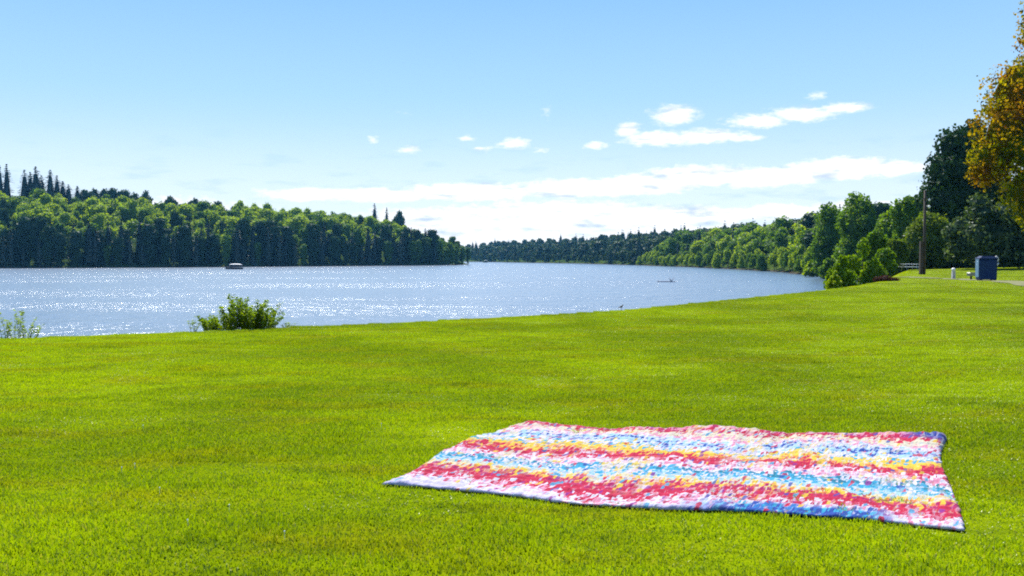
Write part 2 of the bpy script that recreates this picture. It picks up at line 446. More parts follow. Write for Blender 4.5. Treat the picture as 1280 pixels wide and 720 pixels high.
# ---------------------------------------------------------------- grass blades
def make_grass():
    nb = 1000
    x = rng.random(nb)*.5; y = rng.random(nb)*.5; a = rng.random(nb)*2*math.pi
    # height follows little tufts
    tu = np.array([mnoise.noise(Vector((u*5, v*5, 1.7))) for u, v in zip(x, y)])
    hgt = (.018 + .012*rng.random(nb))*(1+.45*tu); w = .0028 + .002*rng.random(nb)
    dx, dy = np.cos(a), np.sin(a)
    lean = hgt*(.25+.6*rng.random(nb)); la = rng.random(nb)*2*math.pi
    lx, ly = np.cos(la)*lean, np.sin(la)*lean
    z0 = -.006
    B = np.zeros((nb, 5, 3))
    B[:, 0] = np.column_stack([x-dx*w, y-dy*w, np.full(nb, z0)]); B[:, 1] = np.column_stack([x+dx*w, y+dy*w, np.full(nb, z0)])
    B[:, 2] = np.column_stack([x+dx*w*.8+lx*.35, y+dy*w*.8+ly*.35, hgt*.6]); B[:, 3] = np.column_stack([x-dx*w*.8+lx*.35, y-dy*w*.8+ly*.35, hgt*.6])
    B[:, 4] = np.column_stack([x+lx, y+ly, hgt])
    B[:, :, 0] -= .25; B[:, :, 1] -= .25
    o = np.arange(nb)[:, None]*5
    Q = o + np.array([[0, 1, 2, 3]]); T = o + np.array([[3, 2, 4]])
    tv = rng.random(nb)
    # patch positions
    pts = []
    for yy in np.arange(3.5, 46, .5):
        hw = yy*.60 + 7.0
        for xx in np.arange(math.floor(-hw), hw+.1, .5): pts.append((xx, yy))
    n_near = len(pts)
    for yy in np.arange(46.25, 112, 1.0):
        for xx in np.arange(-4, yy*.60+14, 1.0): pts.append((xx, yy))
    pts = np.array(pts, float); big = np.ones(len(pts)); big[n_near:] = 2.0
    S = sdist(pts, EDGE)
    keep = S > .1*big**2; pts = pts[keep]; S = S[keep]; big = big[keep]
    # none under the quilt itself
    qc = [ground(*p) for p in ((478,603), (1198,659), (1180,556), (655,531))]
    ins = np.ones(len(pts), bool)
    for a, b in zip(qc, qc[1:]+qc[:1]): ins &= ((b[0]-a[0])*(pts[:, 1]-a[1]) - (b[1]-a[1])*(pts[:, 0]-a[0]))/np.linalg.norm(b-a) > .36
    pts = pts[~ins]; S = S[~ins]; big = big[~ins]
    z = lawn_h(pts[:, 0], pts[:, 1], S)
    # tilt of each patch with the ground
    zx = (lawn_h(pts[:, 0]+.4, pts[:, 1]) - lawn_h(pts[:, 0]-.4, pts[:, 1]))/.8
    zy = (lawn_h(pts[:, 0], pts[:, 1]+.4) - lawn_h(pts[:, 0], pts[:, 1]-.4))/.8
    n = len(pts)
    rot = np.zeros((n, 3)); scl = np.ones((n, 3))
    for i in range(n):
        k = random.randrange(4)*math.pi/2
        nrm = Vector((-zx[i], -zy[i], 1)).normalized()
        q = Vector((0, 0, 1)).rotation_difference(nrm) @ Matrix.Rotation(k, 3, 'Z').to_quaternion()
        rot[i] = q.to_euler()
        scl[i] = (random.choice((-1, 1))*1.02*big[i], 1.02*big[i], (.85+.3*random.random())*(1+.8*nz(pts[i,0], pts[i,1]*1.5, .9, 4.)))
    V = np.vstack([B.reshape(-1, 3), np.column_stack([pts, z])])
    isp = np.concatenate([np.zeros(nb*5), np.ones(n)])
    full = lambda A: np.vstack([np.zeros((nb*5, 3)), A])
    me = mesh('grass', V, [Q, T], [M_BLADE], attrs={'is_point': ('POINT', 'FLOAT', isp), 'rot': ('POINT', 'FLOAT_VECTOR', full(rot)),
              'scl': ('POINT', 'FLOAT_VECTOR', full(scl)), 'tint': ('FACE', 'FLOAT', np.concatenate([tv, tv]))})
    o = link('grass', me)
    tag(o, 'short mown green grass covering the park lawn', 'grass', kind='stuff')
    ng = bpy.data.node_groups.new('grass_scatter', 'GeometryNodeTree')
    ng.interface.new_socket('Geometry', in_out='INPUT', socket_type='NodeSocketGeometry')
    ng.interface.new_socket('Geometry', in_out='OUTPUT', socket_type='NodeSocketGeometry')
    N = ng.nodes; Lk = ng.links
    gi = N.new('NodeGroupInput'); go = N.new('NodeGroupOutput')
    na = N.new('GeometryNodeInputNamedAttribute'); na.data_type = 'FLOAT'; na.inputs[0].default_value = 'is_point'
    cp = N.new('FunctionNodeCompare'); cp.data_type = 'FLOAT'; cp.operation = 'GREATER_THAN'; cp.inputs[1].default_value = .5
    Lk.new(na.outputs[0], cp.inputs[0])
    sg = N.new('GeometryNodeSeparateGeometry'); sg.domain = 'POINT'
    Lk.new(gi.outputs[0], sg.inputs[0]); Lk.new(cp.outputs[0], sg.inputs[1])
    r = N.new('GeometryNodeInputNamedAttribute'); r.data_type = 'FLOAT_VECTOR'; r.inputs[0].default_value = 'rot'
    s = N.new('GeometryNodeInputNamedAttribute'); s.data_type = 'FLOAT_VECTOR'; s.inputs[0].default_value = 'scl'
    er = N.new('FunctionNodeEulerToRotation'); Lk.new(r.outputs[0], er.inputs[0])
    ip = N.new('GeometryNodeInstanceOnPoints')
    Lk.new(sg.outputs[0], ip.inputs['Points']); Lk.new(sg.outputs[1], ip.inputs['Instance'])
    Lk.new(er.outputs[0], ip.inputs['Rotation']); Lk.new(s.outputs[0], ip.inputs['Scale'])
    Lk.new(ip.outputs[0], go.inputs[0])
    md = o.modifiers.new('scatter', 'NODES'); md.node_group = ng
make_grass()

# ---------------------------------------------------------------- trees
def kites(C, N, s, asp=.62, r=None):
    """leaf-shaped four-cornered faces at C, facing N"""
    r = r or rng
    n = len(C); N = N/(np.linalg.norm(N, axis=1)[:, None]+1e-9)
    A = r.normal(size=(n, 3)); T = np.cross(N, A); T /= np.linalg.norm(T, axis=1)[:, None]+1e-9; B = np.cross(N, T)
    s = np.asarray(s)[:, None] if not np.isscalar(s) else s
    V = np.stack([C - T*s*.5, C + B*s*asp*.5 + N*s*.10, C + T*s*.5, C - B*s*asp*.5 + N*s*.10], 1).reshape(-1, 3)
    Q = np.arange(4*n).reshape(n, 4); return V, Q

def lobed_crown(lobes, n, size, r, thick=.28, droop=0.0, core=.74, jitter=.75):
    """lobes: list of (centre, radii). Returns V, Q, tint per face"""
    vol = np.array([np.prod(np.array(l[1], float))**(2/3) for l in lobes]); cnt = (n*vol/vol.sum()).astype(int)
    Cs, Ns, Ts = [], [], []
    for (c, rad), k in zip(lobes, cnt):
        c = np.array(c, float); rad = np.array(rad, float)*np.ones(3)
        d = r.normal(size=(k, 3)); d /= np.linalg.norm(d, axis=1)[:, None]
        lump = np.array([mnoise.noise(Vector(v*2.3 + c)) for v in d])
        rr = 1.0 + .22*lump - thick*r.random(k)**1.6 + .07*r.normal(size=k)
        p = c + d*rad*rr[:, None]; p[:, 2] -= droop*np.linalg.norm(p[:, :2]-c[:2], axis=1)
        ok = np.ones(k, bool)
        for (c2, r2) in lobes:
            if c2 is None: continue
            q = (p - np.array(c2, float))/(np.array(r2, float)*np.ones(3))
            dd = np.linalg.norm(q, axis=1); ok &= ~(dd < .70)
        nn = d/rad + r.normal(size=(k, 3))*jitter/rad.mean()
        t = np.clip(.5 + .9*lump*.8 + .28*r.normal(size=k), 0, 1)
        Cs.append(p[ok]); Ns.append(nn[ok]); Ts.append(t[ok])
    C = np.vstack(Cs); N = np.vstack(Ns); T = np.concatenate(Ts)
    s = size*(.6+.8*r.random(len(C)))
    V, Q = kites(C, N, s, .75, r)
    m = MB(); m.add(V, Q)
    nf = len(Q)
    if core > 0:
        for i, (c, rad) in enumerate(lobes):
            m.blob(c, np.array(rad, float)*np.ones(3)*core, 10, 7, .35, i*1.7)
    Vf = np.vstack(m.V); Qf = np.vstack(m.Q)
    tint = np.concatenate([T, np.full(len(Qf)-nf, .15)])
    return Vf, Qf, tint

def trunk_mb(h, r0, limbs, r, bend=.02):
    m = MB()
    z = np.linspace(0, h, 7); px = np.cumsum(r.normal(size=7))*bend*h/7; py = np.cumsum(r.normal(size=7))*bend*h/7
    px[0] = py[0] = 0
    rad = r0*(1 - .75*z/h); rad[0] *= 1.35
    m.tube(np.column_stack([px, py, z-.3*(z == 0)]), rad, 9)
    for c in limbs:
        c = np.array(c, float); k = int(np.clip(c[2]/h*4.2, 1, 5)); b = np.array([px[k], py[k], z[k]])
        mid = (b+c)/2 + np.array([0, 0, -.06*h])
        m.tube([b, mid, c], [rad[k]*.6, rad[k]*.38, rad[k]*.12], 6)
    return m

def combine(name, parts):
    """parts: (V, Q, tint, material) -> one mesh with several slots"""
    V, Q, T, mi, mats, n = [], [], [], [], [], 0
    for i, (v, q, t, mt) in enumerate(parts):
        V.append(v); Q.append(np.asarray(q)+n); n += len(v); T.append(t); mi.append(np.full(len(q), i)); mats.append(mt)
    return mesh(name, np.vstack(V), [np.vstack(Q)], mats, midx=np.concatenate(mi), attrs={'tint': ('FACE', 'FLOAT', np.concatenate(T))})

def broad_lobes(r, h, w, nl=7, base=.25):
    """a broad crown of unit scale: height h, width w"""
    L = [((0, 0, h*.62), (w*.36, w*.36, h*.30))]
    for i in range(nl):
        a = 2*math.pi*i/nl + r.random(); k = r.random()
        zc = h*(base + .12 + (.80-base)*k); rr = w*.5*(1-.55*max(0, (zc/h-.45))*1.6)*.55
        L.append(((math.cos(a)*rr, math.sin(a)*rr, zc), (w*.24*(.8+.5*r.random()),)*2 + (h*.17*(.8+.4*r.random()),)))
    L.append(((w*.05, -w*.04, h*.84), (w*.20, w*.20, h*.15)))
    return L

def far_broad(seed, mat, h=18., w=12., n=1500, size=1.0, base=.15, bark=M_BARK):
    r = np.random.default_rng(seed)
    L = broad_lobes(r, h, w, 7, base)
    V, Q, T = lobed_crown(L, n, size, r)
    m = trunk_mb(h*.7, h*.018, [l[0] for l in L[1:4]], r); Vt = np.vstack(m.V); Qt = np.vstack(m.Q)
    return combine('broadleaf', [(V, Q, T, mat), (Vt, Qt, np.zeros(len(Qt)), bark)])

def far_column(seed, mat, h=24., w=8., n=1500, size=.95):
    """tall narrow tree leafy down to the ground"""
    r = np.random.default_rng(seed); L = []
    for k, z in enumerate(np.linspace(.1, .9, 8)):
        ww = w*.5*math.sin(math.pi*min(.97, .22+.78*(1-z))**1.0)*.9 + w*.10
        for j in range(2):
            a = r.random()*6.3
            L.append(((math.cos(a)*ww*.35, math.sin(a)*ww*.35, h*z), (ww*.75, ww*.75, h*.10)))
    V, Q, T = lobed_crown(L, n, size, r, core=.8)
    m = trunk_mb(h*.8, h*.014, [], r); Vt = np.vstack(m.V); Qt = np.vstack(m.Q)
    return combine('column_tree', [(V, Q, T, mat), (Vt, Qt, np.zeros(len(Qt)), M_BARK)])

def conifer_parts(seed, h=24., w=7., tiers=24, per=12, mat=None, size=1.35, base=.08):
    r = np.random.default_rng(seed); C, N, S, D = [], [], [], []
    for t in range(tiers):
        f = t/(tiers-1); z = h*(base + (1-base)*f**.92); R = w*.5*(1-f)**.62*(.8+.35*r.random()) + .18
        for k in range(max(4, int(per*(1-f*.55)))):
            a = r.random()*6.283; L = R*(.65+.5*r.random())
            for s in np.linspace(.15, 1, 6):
                rr = L*s; C.append((math.cos(a)*rr, math.sin(a)*rr, z - rr*.28 + .25*r.normal()*.5))
                N.append((math.cos(a)*.5+r.normal()*.35, math.sin(a)*.5+r.normal()*.35, .8)); S.append(size*(1.15-.6*s)*(.7+.5*r.random())*(.6+.4*(1-f)))
    C = np.array(C); N = np.array(N); S = np.array(S)
    V, Q = kites(C, N, S, .6, r)
    T = np.clip(.5+.3*r.normal(size=len(Q)), 0, 1)
    m = MB(); m.tube([(0, 0, -.3), (0, 0, h*.5), (0, 0, h*.95)], [h*.016, h*.009, .04], 7)
    k = MB(); zz = np.linspace(base+.04, .86, 6)     # dense inner foliage
    k.tube([(0, 0, h*q) for q in zz], [max(.08, w*.5*(1-q)**.7*.5) for q in zz], 9)
    Vk = np.vstack(k.V); Qk = np.vstack(k.Q)
    V2 = np.vstack([V, Vk]); Q2 = np.vstack([Q, Qk+len(V)]); T2 = np.concatenate([T, np.full(len(Qk), .1)])
    return (V2, Q2, T2), m

def conifer(seed, mat, **kw):
    (V, Q, T), m = conifer_parts(seed, **kw); Vt = np.vstack(m.V); Qt = np.vstack(m.Q)
    return combine('conifer', [(V, Q, T, mat), (Vt, Qt, np.zeros(len(Qt)), M_BARK)])

PB_L = [far_broad(100+i, M_LEAF_LIGHT) for i in range(6)]          # 18 m x 12 m
PB_M = [far_broad(200+i, M_LEAF_MID) for i in range(5)]
PB_D = [far_broad(300+i, M_LEAF_DARK) for i in range(3)]
PC_D = [far_column(400+i, M_LEAF_DARK) for i in range(4)]          # 24 m x 8 m
PC_M = [far_column(450+i, M_LEAF_MID) for i in range(3)]
PF = [conifer(500+i, M_CONIFER) for i in range(5)]                 # 24 m x 7 m

def plant_tree(name, me, x, y, z, sx, sz, label, cat, group=None):
    o = link(name, me, loc=(x, y, z), rot=(0, 0, random.random()*6.283), scale=(sx, sx*random.uniform(.92, 1.08), sz))
    return tag(o, label, cat, group)

# --- left shore: dark front row, bright canopy on the slope, conifers on the crest
shore = np.array(L_SHORE[2:10])
seglen = np.concatenate([[0], np.cumsum(np.linalg.norm(np.diff(shore, axis=0), axis=1))])
def along(s):
    i = int(np.clip(np.searchsorted(seglen, s)-1, 0, len(shore)-2)); t = (s-seglen[i])/(seglen[i+1]-seglen[i])
    p = shore[i]*(1-t)+shore[i+1]*t; d = shore[i+1]-shore[i]; d = d/np.linalg.norm(d)
    return p, np.array([-d[1], d[0]])
def visible_px(x, y): return 640 + x/y*F
LH = lambda x, y: float(left_h([x], [y])[0])
s = 4.0; total = seglen[-1]
kk = 0
while s < total-3:
    p, nrm = along(s)
    for row, dd in ((0, 3.5), (1, 11.)):
        q = p + nrm*(dd+random.uniform(-1.5, 2)) + np.array([random.uniform(-2, 2), 0])
        px = visible_px(*q)
        if px < -60 or q[1] > 860: continue
        tip = np.clip((px-470)/100, 0, 1)
        z = LH(*q) - .4; r_ = random.random()
        H = random.uniform(19, 29)*(1-.15*tip)
        if row == 0: H *= random.uniform(.62, 1.0)
        if px > 545: r_ = .9
        if r_ < .40: plant_tree('conifer_tree', random.choice(PF), *q, z, H/24*1.5, H/24, 'dark green conifer in the shaded front row of the wood at the left shoreline', 'tree', 'dark conifers lining the left shore')
        elif r_ < .80: plant_tree('shoreline_tree', random.choice(PC_D), *q, z, H/24*1.15, H/24, 'dark leafy tree standing at the water\'s edge on the left shore', 'tree', 'dark leafy trees lining the left shore')
        else: plant_tree('pale_shoreline_tree', random.choice(PC_M), *q, z, H/24*.95, H/24*.9, 'paler green slender tree between dark trees at the left waterline', 'tree', 'paler slender trees in the left shore row')
    s += random.uniform(5.2, 7.6)
n_b = 0
for gy in np.arange(505, 905, 11.2):
    for gx in np.arange(-470, -20, 11.2):
        q = np.array([gx + random.uniform(-4.5, 4.5) + (gy % 22.4 > 11)*5.6, gy + random.uniform(-4.5, 4.5)])
        px = visible_px(*q); S_ = -sdist([q], L_SHORE)[0]
        if px < -22 or S_ < 15 or S_ > 152 or px > 573: continue
        H = random.uniform(10, 18)*random.choice((1, 1.12, .85)); z = LH(*q)-.6
        H *= 1-.28*np.clip((px-500)/70, 0, 1)
        if random.random() < .12:
            plant_tree('dark_hillside_tree', random.choice(PB_D), *q, z, H/18*.8, H/18*.95, 'darker green round tree among bright trees on the left hillside', 'tree', 'darker trees scattered on the left hillside')
        elif random.random() < .24 or n_b >= 296:
            plant_tree('mid_hillside_tree', random.choice(PB_M), *q, z, H/18*random.uniform(.9, 1.4), H/18, 'mid green tree, a shade darker than the bright canopy of the left hillside', 'tree', 'mid green trees on the left hillside')
        else:
            plant_tree('hillside_tree', random.choice(PB_L), *q, z, H/18*random.uniform(.9, 1.6), H/18, 'bright sunlit green broadleaf tree in the canopy of the left hillside', 'tree', 'bright broadleaf trees on the left hillside'); n_b += 1

def crest(px, top, Y, w, label, mesh_list=PF, name='crest_conifer', natw=7., nath=24., dark=True):
    x, zt = xz(px, top-2, Y); zb = LH(x, Y)-.5
    H = max(8, zt-zb)
    o = plant_tree(name, random.choice(mesh_list), x, Y, zb, w/natw*(1.75 if mesh_list is PF else 1.25), H/nath, label, 'conifer' if mesh_list is PF else 'tree')
crest(4, 209, 662, 9, 'leftmost pointed dark conifer on the left hill crest, at the picture edge')
crest(13, 208, 668, 8, 'second pointed conifer from the left edge on the hill crest')
crest(35, 215, 668, 9, 'dark conifer just right of the gap in the crest, left shoulder of the tall cluster')
crest(42, 218, 672, 9, 'shorter dark conifer tucked between the tall cluster trees on the crest')
crest(49, 211, 665, 11, 'tallest and widest dark conifer of the cluster on the left hill crest')
crest(56, 222, 672, 10, 'broad dark conifer on the right flank of the tallest crest conifer')
crest(67, 215, 670, 9, 'slim tall conifer standing apart right of the crest cluster')
crest(75, 222, 674, 9, 'medium conifer at the right foot of the slim tall crest conifer')
crest(82, 229, 676, 9, 'small pointed conifer descending along the left hill crest')
crest(89, 233, 676, 9, 'low dark conifer where the crest conifers step down')
crest(100, 235, 680, 9, 'last small pointed conifer before the rounded crest trees')
for px, top, lb in ((109,238,'first rounded dark tree right of the pointed crest conifers'), (120,237,'second rounded dark tree on the left hill crest'), (131,241,'third rounded dark tree on the left hill crest'),
                    (142,238,'fourth, slightly taller rounded dark tree on the hill crest'), (157,240,'fifth rounded dark tree, alone beside a dip of the crest'), (170,242,'wide dark tree past the dip of the left crest'),
                    (184,243,'low dark crest tree near the middle of the left hill'), (215,246,'dark crest tree above the left hill centre'), (245,249,'round dark tree on the crest right of the hill centre')):
    crest(px, top, 672+px*.3, 11, lb, PB_D, 'crest_tree', 12., 18.)
crest(469, 257, 860, 9, 'tallest small conifer poking out above the right end of the left hill')
crest(484, 262, 865, 7, 'thin short conifer between the two others above the hill\'s right end')
crest(500, 264, 862, 12, 'rounded dark tree poking up where the left hill starts to fall', PB_D, 'crest_tree', 12., 18.)

# --- right bank
RH = lambda x, y: float(right_h([x], [y])[0])
rs = np.array([p for p in R_SHORE if 170 < p[1] < 800])
seg2 = np.concatenate([[0], np.cumsum(np.linalg.norm(np.diff(rs, axis=0), axis=1))])
def along2(s):
    i = int(np.clip(np.searchsorted(seg2, s)-1, 0, len(rs)-2)); t = (s-seg2[i])/(seg2[i+1]-seg2[i])
    p = rs[i]*(1-t)+rs[i+1]*t; d = rs[i+1]-rs[i]; d = d/np.linalg.norm(d)
    return p, np.array([d[1], -d[0]])
cnt = 0
for dd, Hm in ((1.5, 9), (11, 15), (22, 19.5), (36, 20), (55, 20.5), (78, 21)):
    s = random.uniform(0, 6)
    while s < seg2[-1]:
        p, nrm = along2(s); q = p + nrm*(dd+random.uniform(-2.5, 2.5)); s += random.uniform(8, 12.5)*(1 if dd > 5 else .8)
        if dd > 30 and q[1] > 700: continue
        H = Hm*random.uniform(.8, 1.12); z = RH(*q)-.4
        if q[1] < 300 and dd > 5: H = min(H, 17)
        r_ = random.random(); d_ = int(q[1])
        if dd < 5: plant_tree('shore_shrub', random.choice(PB_L+PB_M), *q, z, H/18*.95, H/18, 'low green shrub leaning over the water along the right bank', 'shrub', 'shrubs along the right bank waterline')
        elif r_ < .5: plant_tree('bank_tree', random.choice(PB_M), *q, z, H/18*1.2, H/18, 'mid green broadleaf tree in the wood along the right bank', 'tree', 'mid green trees of the right bank wood')
        elif r_ < .72: plant_tree('bank_tree_bright', random.choice(PB_L), *q, z, H/18*1.2, H/18, 'bright yellow green tree in the wood along the right bank', 'tree', 'bright green trees of the right bank wood')
        elif r_ < .9: plant_tree('dark_bank_tree', random.choice(PC_D), *q, z, H/24*1.3, H/24, 'dark narrow tree in the wood along the right bank', 'tree', 'dark narrow trees of the right bank wood')
        else: plant_tree('bank_conifer', random.choice(PF), *q, z, H/24*1.3, H/24*1.1, 'dark pointed conifer in the wood along the right bank', 'tree', 'conifers of the right bank wood')
        cnt += 1

# --- the far woods: one mass
def woodland(name, label, spots, protos, seed):
    r = np.random.default_rng(seed); Vs, Qs, Ts, n = [], [], [], 0
    data = []
    for me in protos:
        v = np.zeros(len(me.vertices)*3, np.float32); me.vertices.foreach_get('co', v); v = v.reshape(-1, 3)
        q = np.zeros(len(me.polygons)*4, np.int32); me.polygons.foreach_get('vertices', q); q = q.reshape(-1, 4)
        t = np.zeros(len(q), np.float32); me.attributes['tint'].data.foreach_get('value', t)
        data.append((v, q, t))
    for (x, y, z, sx, sz) in spots:
        v, q, t = data[r.integers(len(data))]; a = r.random()*6.283
        R = np.array([[math.cos(a), -math.sin(a)], [math.sin(a), math.cos(a)]])
        w = v.copy(); w[:, :2] = (v[:, :2]*sx) @ R.T + (x, y); w[:, 2] = v[:, 2]*sz + z
        Vs.append(w); Qs.append(q+n); n += len(w); Ts.append(np.clip(t*.6+.4*r.random(), 0, 1))
    o = link(name, mesh(name, np.vstack(Vs), [np.vstack(Qs)], [M_FAR], attrs={'tint': ('FACE', 'FLOAT', np.concatenate(Ts))}))
    tag(o, label, 'woodland', kind='stuff'); return o
M_FAR = leaf_mat('leaf_far_wood', [(.014,.035,.014), (.03,.06,.014), (.06,.10,.014)], .3, objvar=0, nscale=.03)
lo = [far_broad(600+i, M_FAR, n=170, size=2.4, base=.1) for i in range(4)]
lo_f = [conifer(620+i, M_FAR, w=13, tiers=10, per=7, size=2.4) for i in range(2)]
rs2 = np.array([p for p in R_SHORE if p[1] > 650])
spots = []
for i in range(len(rs2)-1):
    a, b = rs2[i], rs2[i+1]; L = np.linalg.norm(b-a); d = (b-a)/L; nr = np.array([d[1], -d[0]])
    if a[0] < -500: continue
    for dd in (3, 14, 27, 45, 70, 95, 120, 145, 170, 200):
        for s in np.arange(0, L, 13 if dd < 20 else 17):
            q = a + d*(s+random.uniform(-4, 4)) + nr*(dd+random.uniform(-4, 4))
            if q[0] < -650: continue
            h = random.uniform(11, 19) if dd > 5 else random.uniform(6, 11)
            spots.append((q[0], q[1], RH(*q)-.5, h/18*1.25, h/18))
woodland('far_woodland', 'distant hazy blue green wood along the far bend of the river', spots, lo+lo_f[:1], 3)
spots = []
for px in np.arange(690, 1060, 4.0):
    for Y0 in (760, 850, 940, 1040, 1150):
        Y_ = Y0+random.uniform(-30, 30); x = (px+random.uniform(-5, 5)-640)/F*Y_
        if sdist([(x, Y_)], R_SHORE)[0] < 90: continue
        h = random.uniform(12, 20)
        spots.append((x, Y_, RH(x, Y_)-.5, h/18*1.2, h/18*random.uniform(.9, 1.2)))
woodland('ridge_woodland', 'dark bluish wood on the ridge behind the right bank', spots, lo+lo+lo+lo_f[:1], 4)

# ---------------------------------------------------------------- near trees, with parts
def near_tree(name, x, y, lobes, n, size, mat, h, r0, label, cat, seed, z=None, droop=0, core=.7, bark=M_BARK, attrs=None, thick=.35, jitter=.75, turn=None):
    r = np.random.default_rng(seed)
    root = link(name, None, loc=(x, y, float(lawn_h([x], [y])[0]) if z is None else z)); tag(root, label, cat)
    V, Q, T = lobed_crown(lobes, n, size, r, droop=droop, core=core, thick=thick, jitter=jitter)
    at = {'tint': ('FACE', 'FLOAT', T)}
    if turn is not None: at['turn'] = ('FACE', 'FLOAT', turn(V, Q))
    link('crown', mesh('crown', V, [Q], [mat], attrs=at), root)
    link('trunk', trunk_mb(h*.8, r0, [l[0] for l in lobes[1:9]], r).get('trunk', [bark], smooth=True), root)
    return root

def lobes_px(x0, y0, zb, spec):
    """spec rows: (px, row, depth, rx, rz) -> lobes in the tree's own space"""
    L = []
    for px, py, Y_, rx, rz in spec:
        x, z = xz(px, py, Y_); L.append(((x-x0, Y_-y0, z-zb), (rx, rx, rz)))
    return L

# autumn maple at the right edge of the picture, 60 m off
mx_, my_ = 38.2, 60.
spec = [(1345,150,60,5.0,6.5),(1262,120,59,2.0,2.2),(1298,60,60,1.9,2.6),(1308,20,60,2.2,2.6),(1255,160,58,2.3,2.0),(1240,195,59,1.7,1.5),(1228,215,60,1.2,1.1),
        (1290,180,57,2.6,2.6),(1284,236,58,1.9,2.0),(1282,262,58,1.0,1.2),(1325,262,59,2.6,2.0),(1400,200,60,4.5,4.5),(1390,80,60,4.0,4.0),(1340,-10,60,2.6,3.2),(1350,-60,61,2.8,3.0),(1299,-2,62,1.1,2.0),(1420,262,61,3.0,2.0),(1247,140,60,1.2,1.2),(1262,95,61,1.0,.9)]
L = lobes_px(mx_, my_, 0, spec)
def turn(V, Q):
    C = V[Q].mean(1); nn = np.array([mnoise.noise(Vector(c*.42)) for c in C]); n2 = np.array([mnoise.noise(Vector(c*1.3+5)) for c in C])
    f = (-C[:, 0] - 1.2)/3.2*.4 + .3 - np.clip((C[:, 2]-15)/6, 0, 1)*.35
    f = f*np.clip((C[:, 2]-3.5)/5, .1, 1)
    return np.clip(f*.7 + nn*1.3 + n2*.7 - .14, 0, 1)
near_tree('maple_tree', mx_, my_, L, 60000, .21, M_AUTUMN, 19, .38, 'tall maple turning orange and yellow at the right edge', 'tree', 11, core=.62, turn=turn, thick=.55, jitter=.9)

# tall dark tree behind the maple
x, _ = xz(1195, 330, 130)
spec = [(1190,250,130,4.6,5.0),(1187,185,130,2.6,2.6),(1211,172,131,1.9,2.2),(1172,215,130,2.2,2.6),(1205,215,129,3.0,3.2),(1163,250,130,1.6,2.6),(1225,240,131,4,4),(1170,285,130,2.3,2.6),(1240,280,130,4,4),(1200,290,129,4.0,3.0),(1185,215,128,2.4,2.4),(1240,200,132,3.0,3.0),(1222,195,131,2.2,2.2)]
near_tree('evergreen_tree', x, 130, lobes_px(x, 130, 0, spec), 15000, .52, M_LEAF_DARK, 17, .35, 'tall dark green tree behind the utility pole, left of the maple', 'tree', 12, thick=.4)

# weeping yellow green tree behind the pole
x, _ = xz(1158, 335, 118)
spec = [(1158,300,118,2.3,2.6),(1142,305,118,1.5,2.6),(1173,300,118,1.8,3.0),(1160,280,118,2.0,1.6),(1150,318,117.5,1.6,1.9),(1170,320,117.5,1.5,1.8),(1135,318,118,1.1,1.6),(1181,318,118,1.2,2.0)]
near_tree('weeping_tree', x, 118, lobes_px(x, 118, 0, spec), 9000, .36, M_WEEP, 6, .16, 'yellow green drooping tree just behind the utility pole', 'tree', 13, droop=.15, thick=.45)

# silver-leaved spreading tree over the blue container
x, _ = xz(1240, 335, 108)
spec = [(1240,298,108,4.2,3.0),(1205,285,107,2.0,1.3),(1190,292,106,1.2,1.0),(1200,312,106,1.6,1.4),(1225,270,107,2.2,1.3),(1255,272,107,2.4,1.6),(1190,318,107,1.1,1.0),(1275,295,108,3.2,3.0),(1215,300,105,2.0,2.0),(1300,280,109,3.5,3),(1222,255,107,1.2,1.2),(1230,318,108,2.2,1.5),(1262,318,108,2.6,1.5)]
near_tree('silver_leaf_tree', x, 108, lobes_px(x, 108, 0, spec), 12000, .42, M_SILVER, 6, .2, 'low spreading tree with pale silvery leaves over dark shade behind the blue container', 'tree', 14, droop=.12, thick=.5)

# the thicket right of the river bend
def thick_tree(name, px, top, base, Y_, wpx, mat, label, seed, cat='tree', n=5000, size=.42, nl=7):
    x, zt = xz(px, top, Y_); _, zb = xz(px, base, Y_); w = wpx*Y_/F; h = zt-zb
    r = np.random.default_rng(seed)
    L = broad_lobes(r, h, w, nl, .02)
    if cat == 'bush':
        L = []
        for _ in range(17):
            a = r.random()*6.283; q = math.sqrt(r.random()); zc = h*(.12+.72*r.random()*(1-.55*q*q))
            L.append(((math.cos(a)*q*w*.42, math.sin(a)*q*w*.35, zc), (w*r.uniform(.10,.19),)*2+(h*r.uniform(.10,.20),)))
        L.append(((0, 0, h*.82), (w*.14, w*.14, h*.17)))
    L += [((r.normal()*w*.15, r.normal()*w*.15, h*.2), (w*.36, w*.3, h*.2))]
    near_tree(name, x, Y_, L, n, size, mat, h*.8, max(.05, h*.018), label, cat, seed, z=zb, thick=.75 if cat == 'bush' else .5, core=.5 if cat == 'bush' else .68, jitter=1.1)
thick_tree('bank_thicket_tree', 1072, 245, 345, 232, 62, M_LEAF_MID, 'large domed green tree rising highest above the right bank bend', 21, n=7000, size=.8)
thick_tree('bank_thicket_tree', 1034, 262, 345, 262, 44, M_LEAF_MID, 'rounded tree left of the large domed tree at the bend', 22, n=5000, size=.8)
thick_tree('bank_thicket_tree', 1108, 262, 345, 190, 44, M_LEAF_MID, 'mid green tree between the domed tree and the tall pair near the pole', 23, n=5000, size=.7)
thick_tree('bank_thicket_tree', 1130, 243, 345, 165, 40, M_LEAF_MID, 'green leafy tree with high top left of the utility pole', 24, n=6000, size=.6)
thick_tree('bank_thicket_tree', 1148, 236, 340, 168, 24, M_LEAF_DARK, 'narrow dark tree directly behind the pole top', 25, n=4000, size=.55)
thick_tree('bank_thicket_tree', 1092, 292, 345, 105, 40, M_LEAF_MID, 'small broad tree behind the bright shoreline bushes', 26, n=5500, size=.42)
thick_tree('bank_thicket_tree', 1120, 300, 342, 112, 32, M_WEEP, 'pale green small tree left of the white bench', 27, n=5000, size=.36)
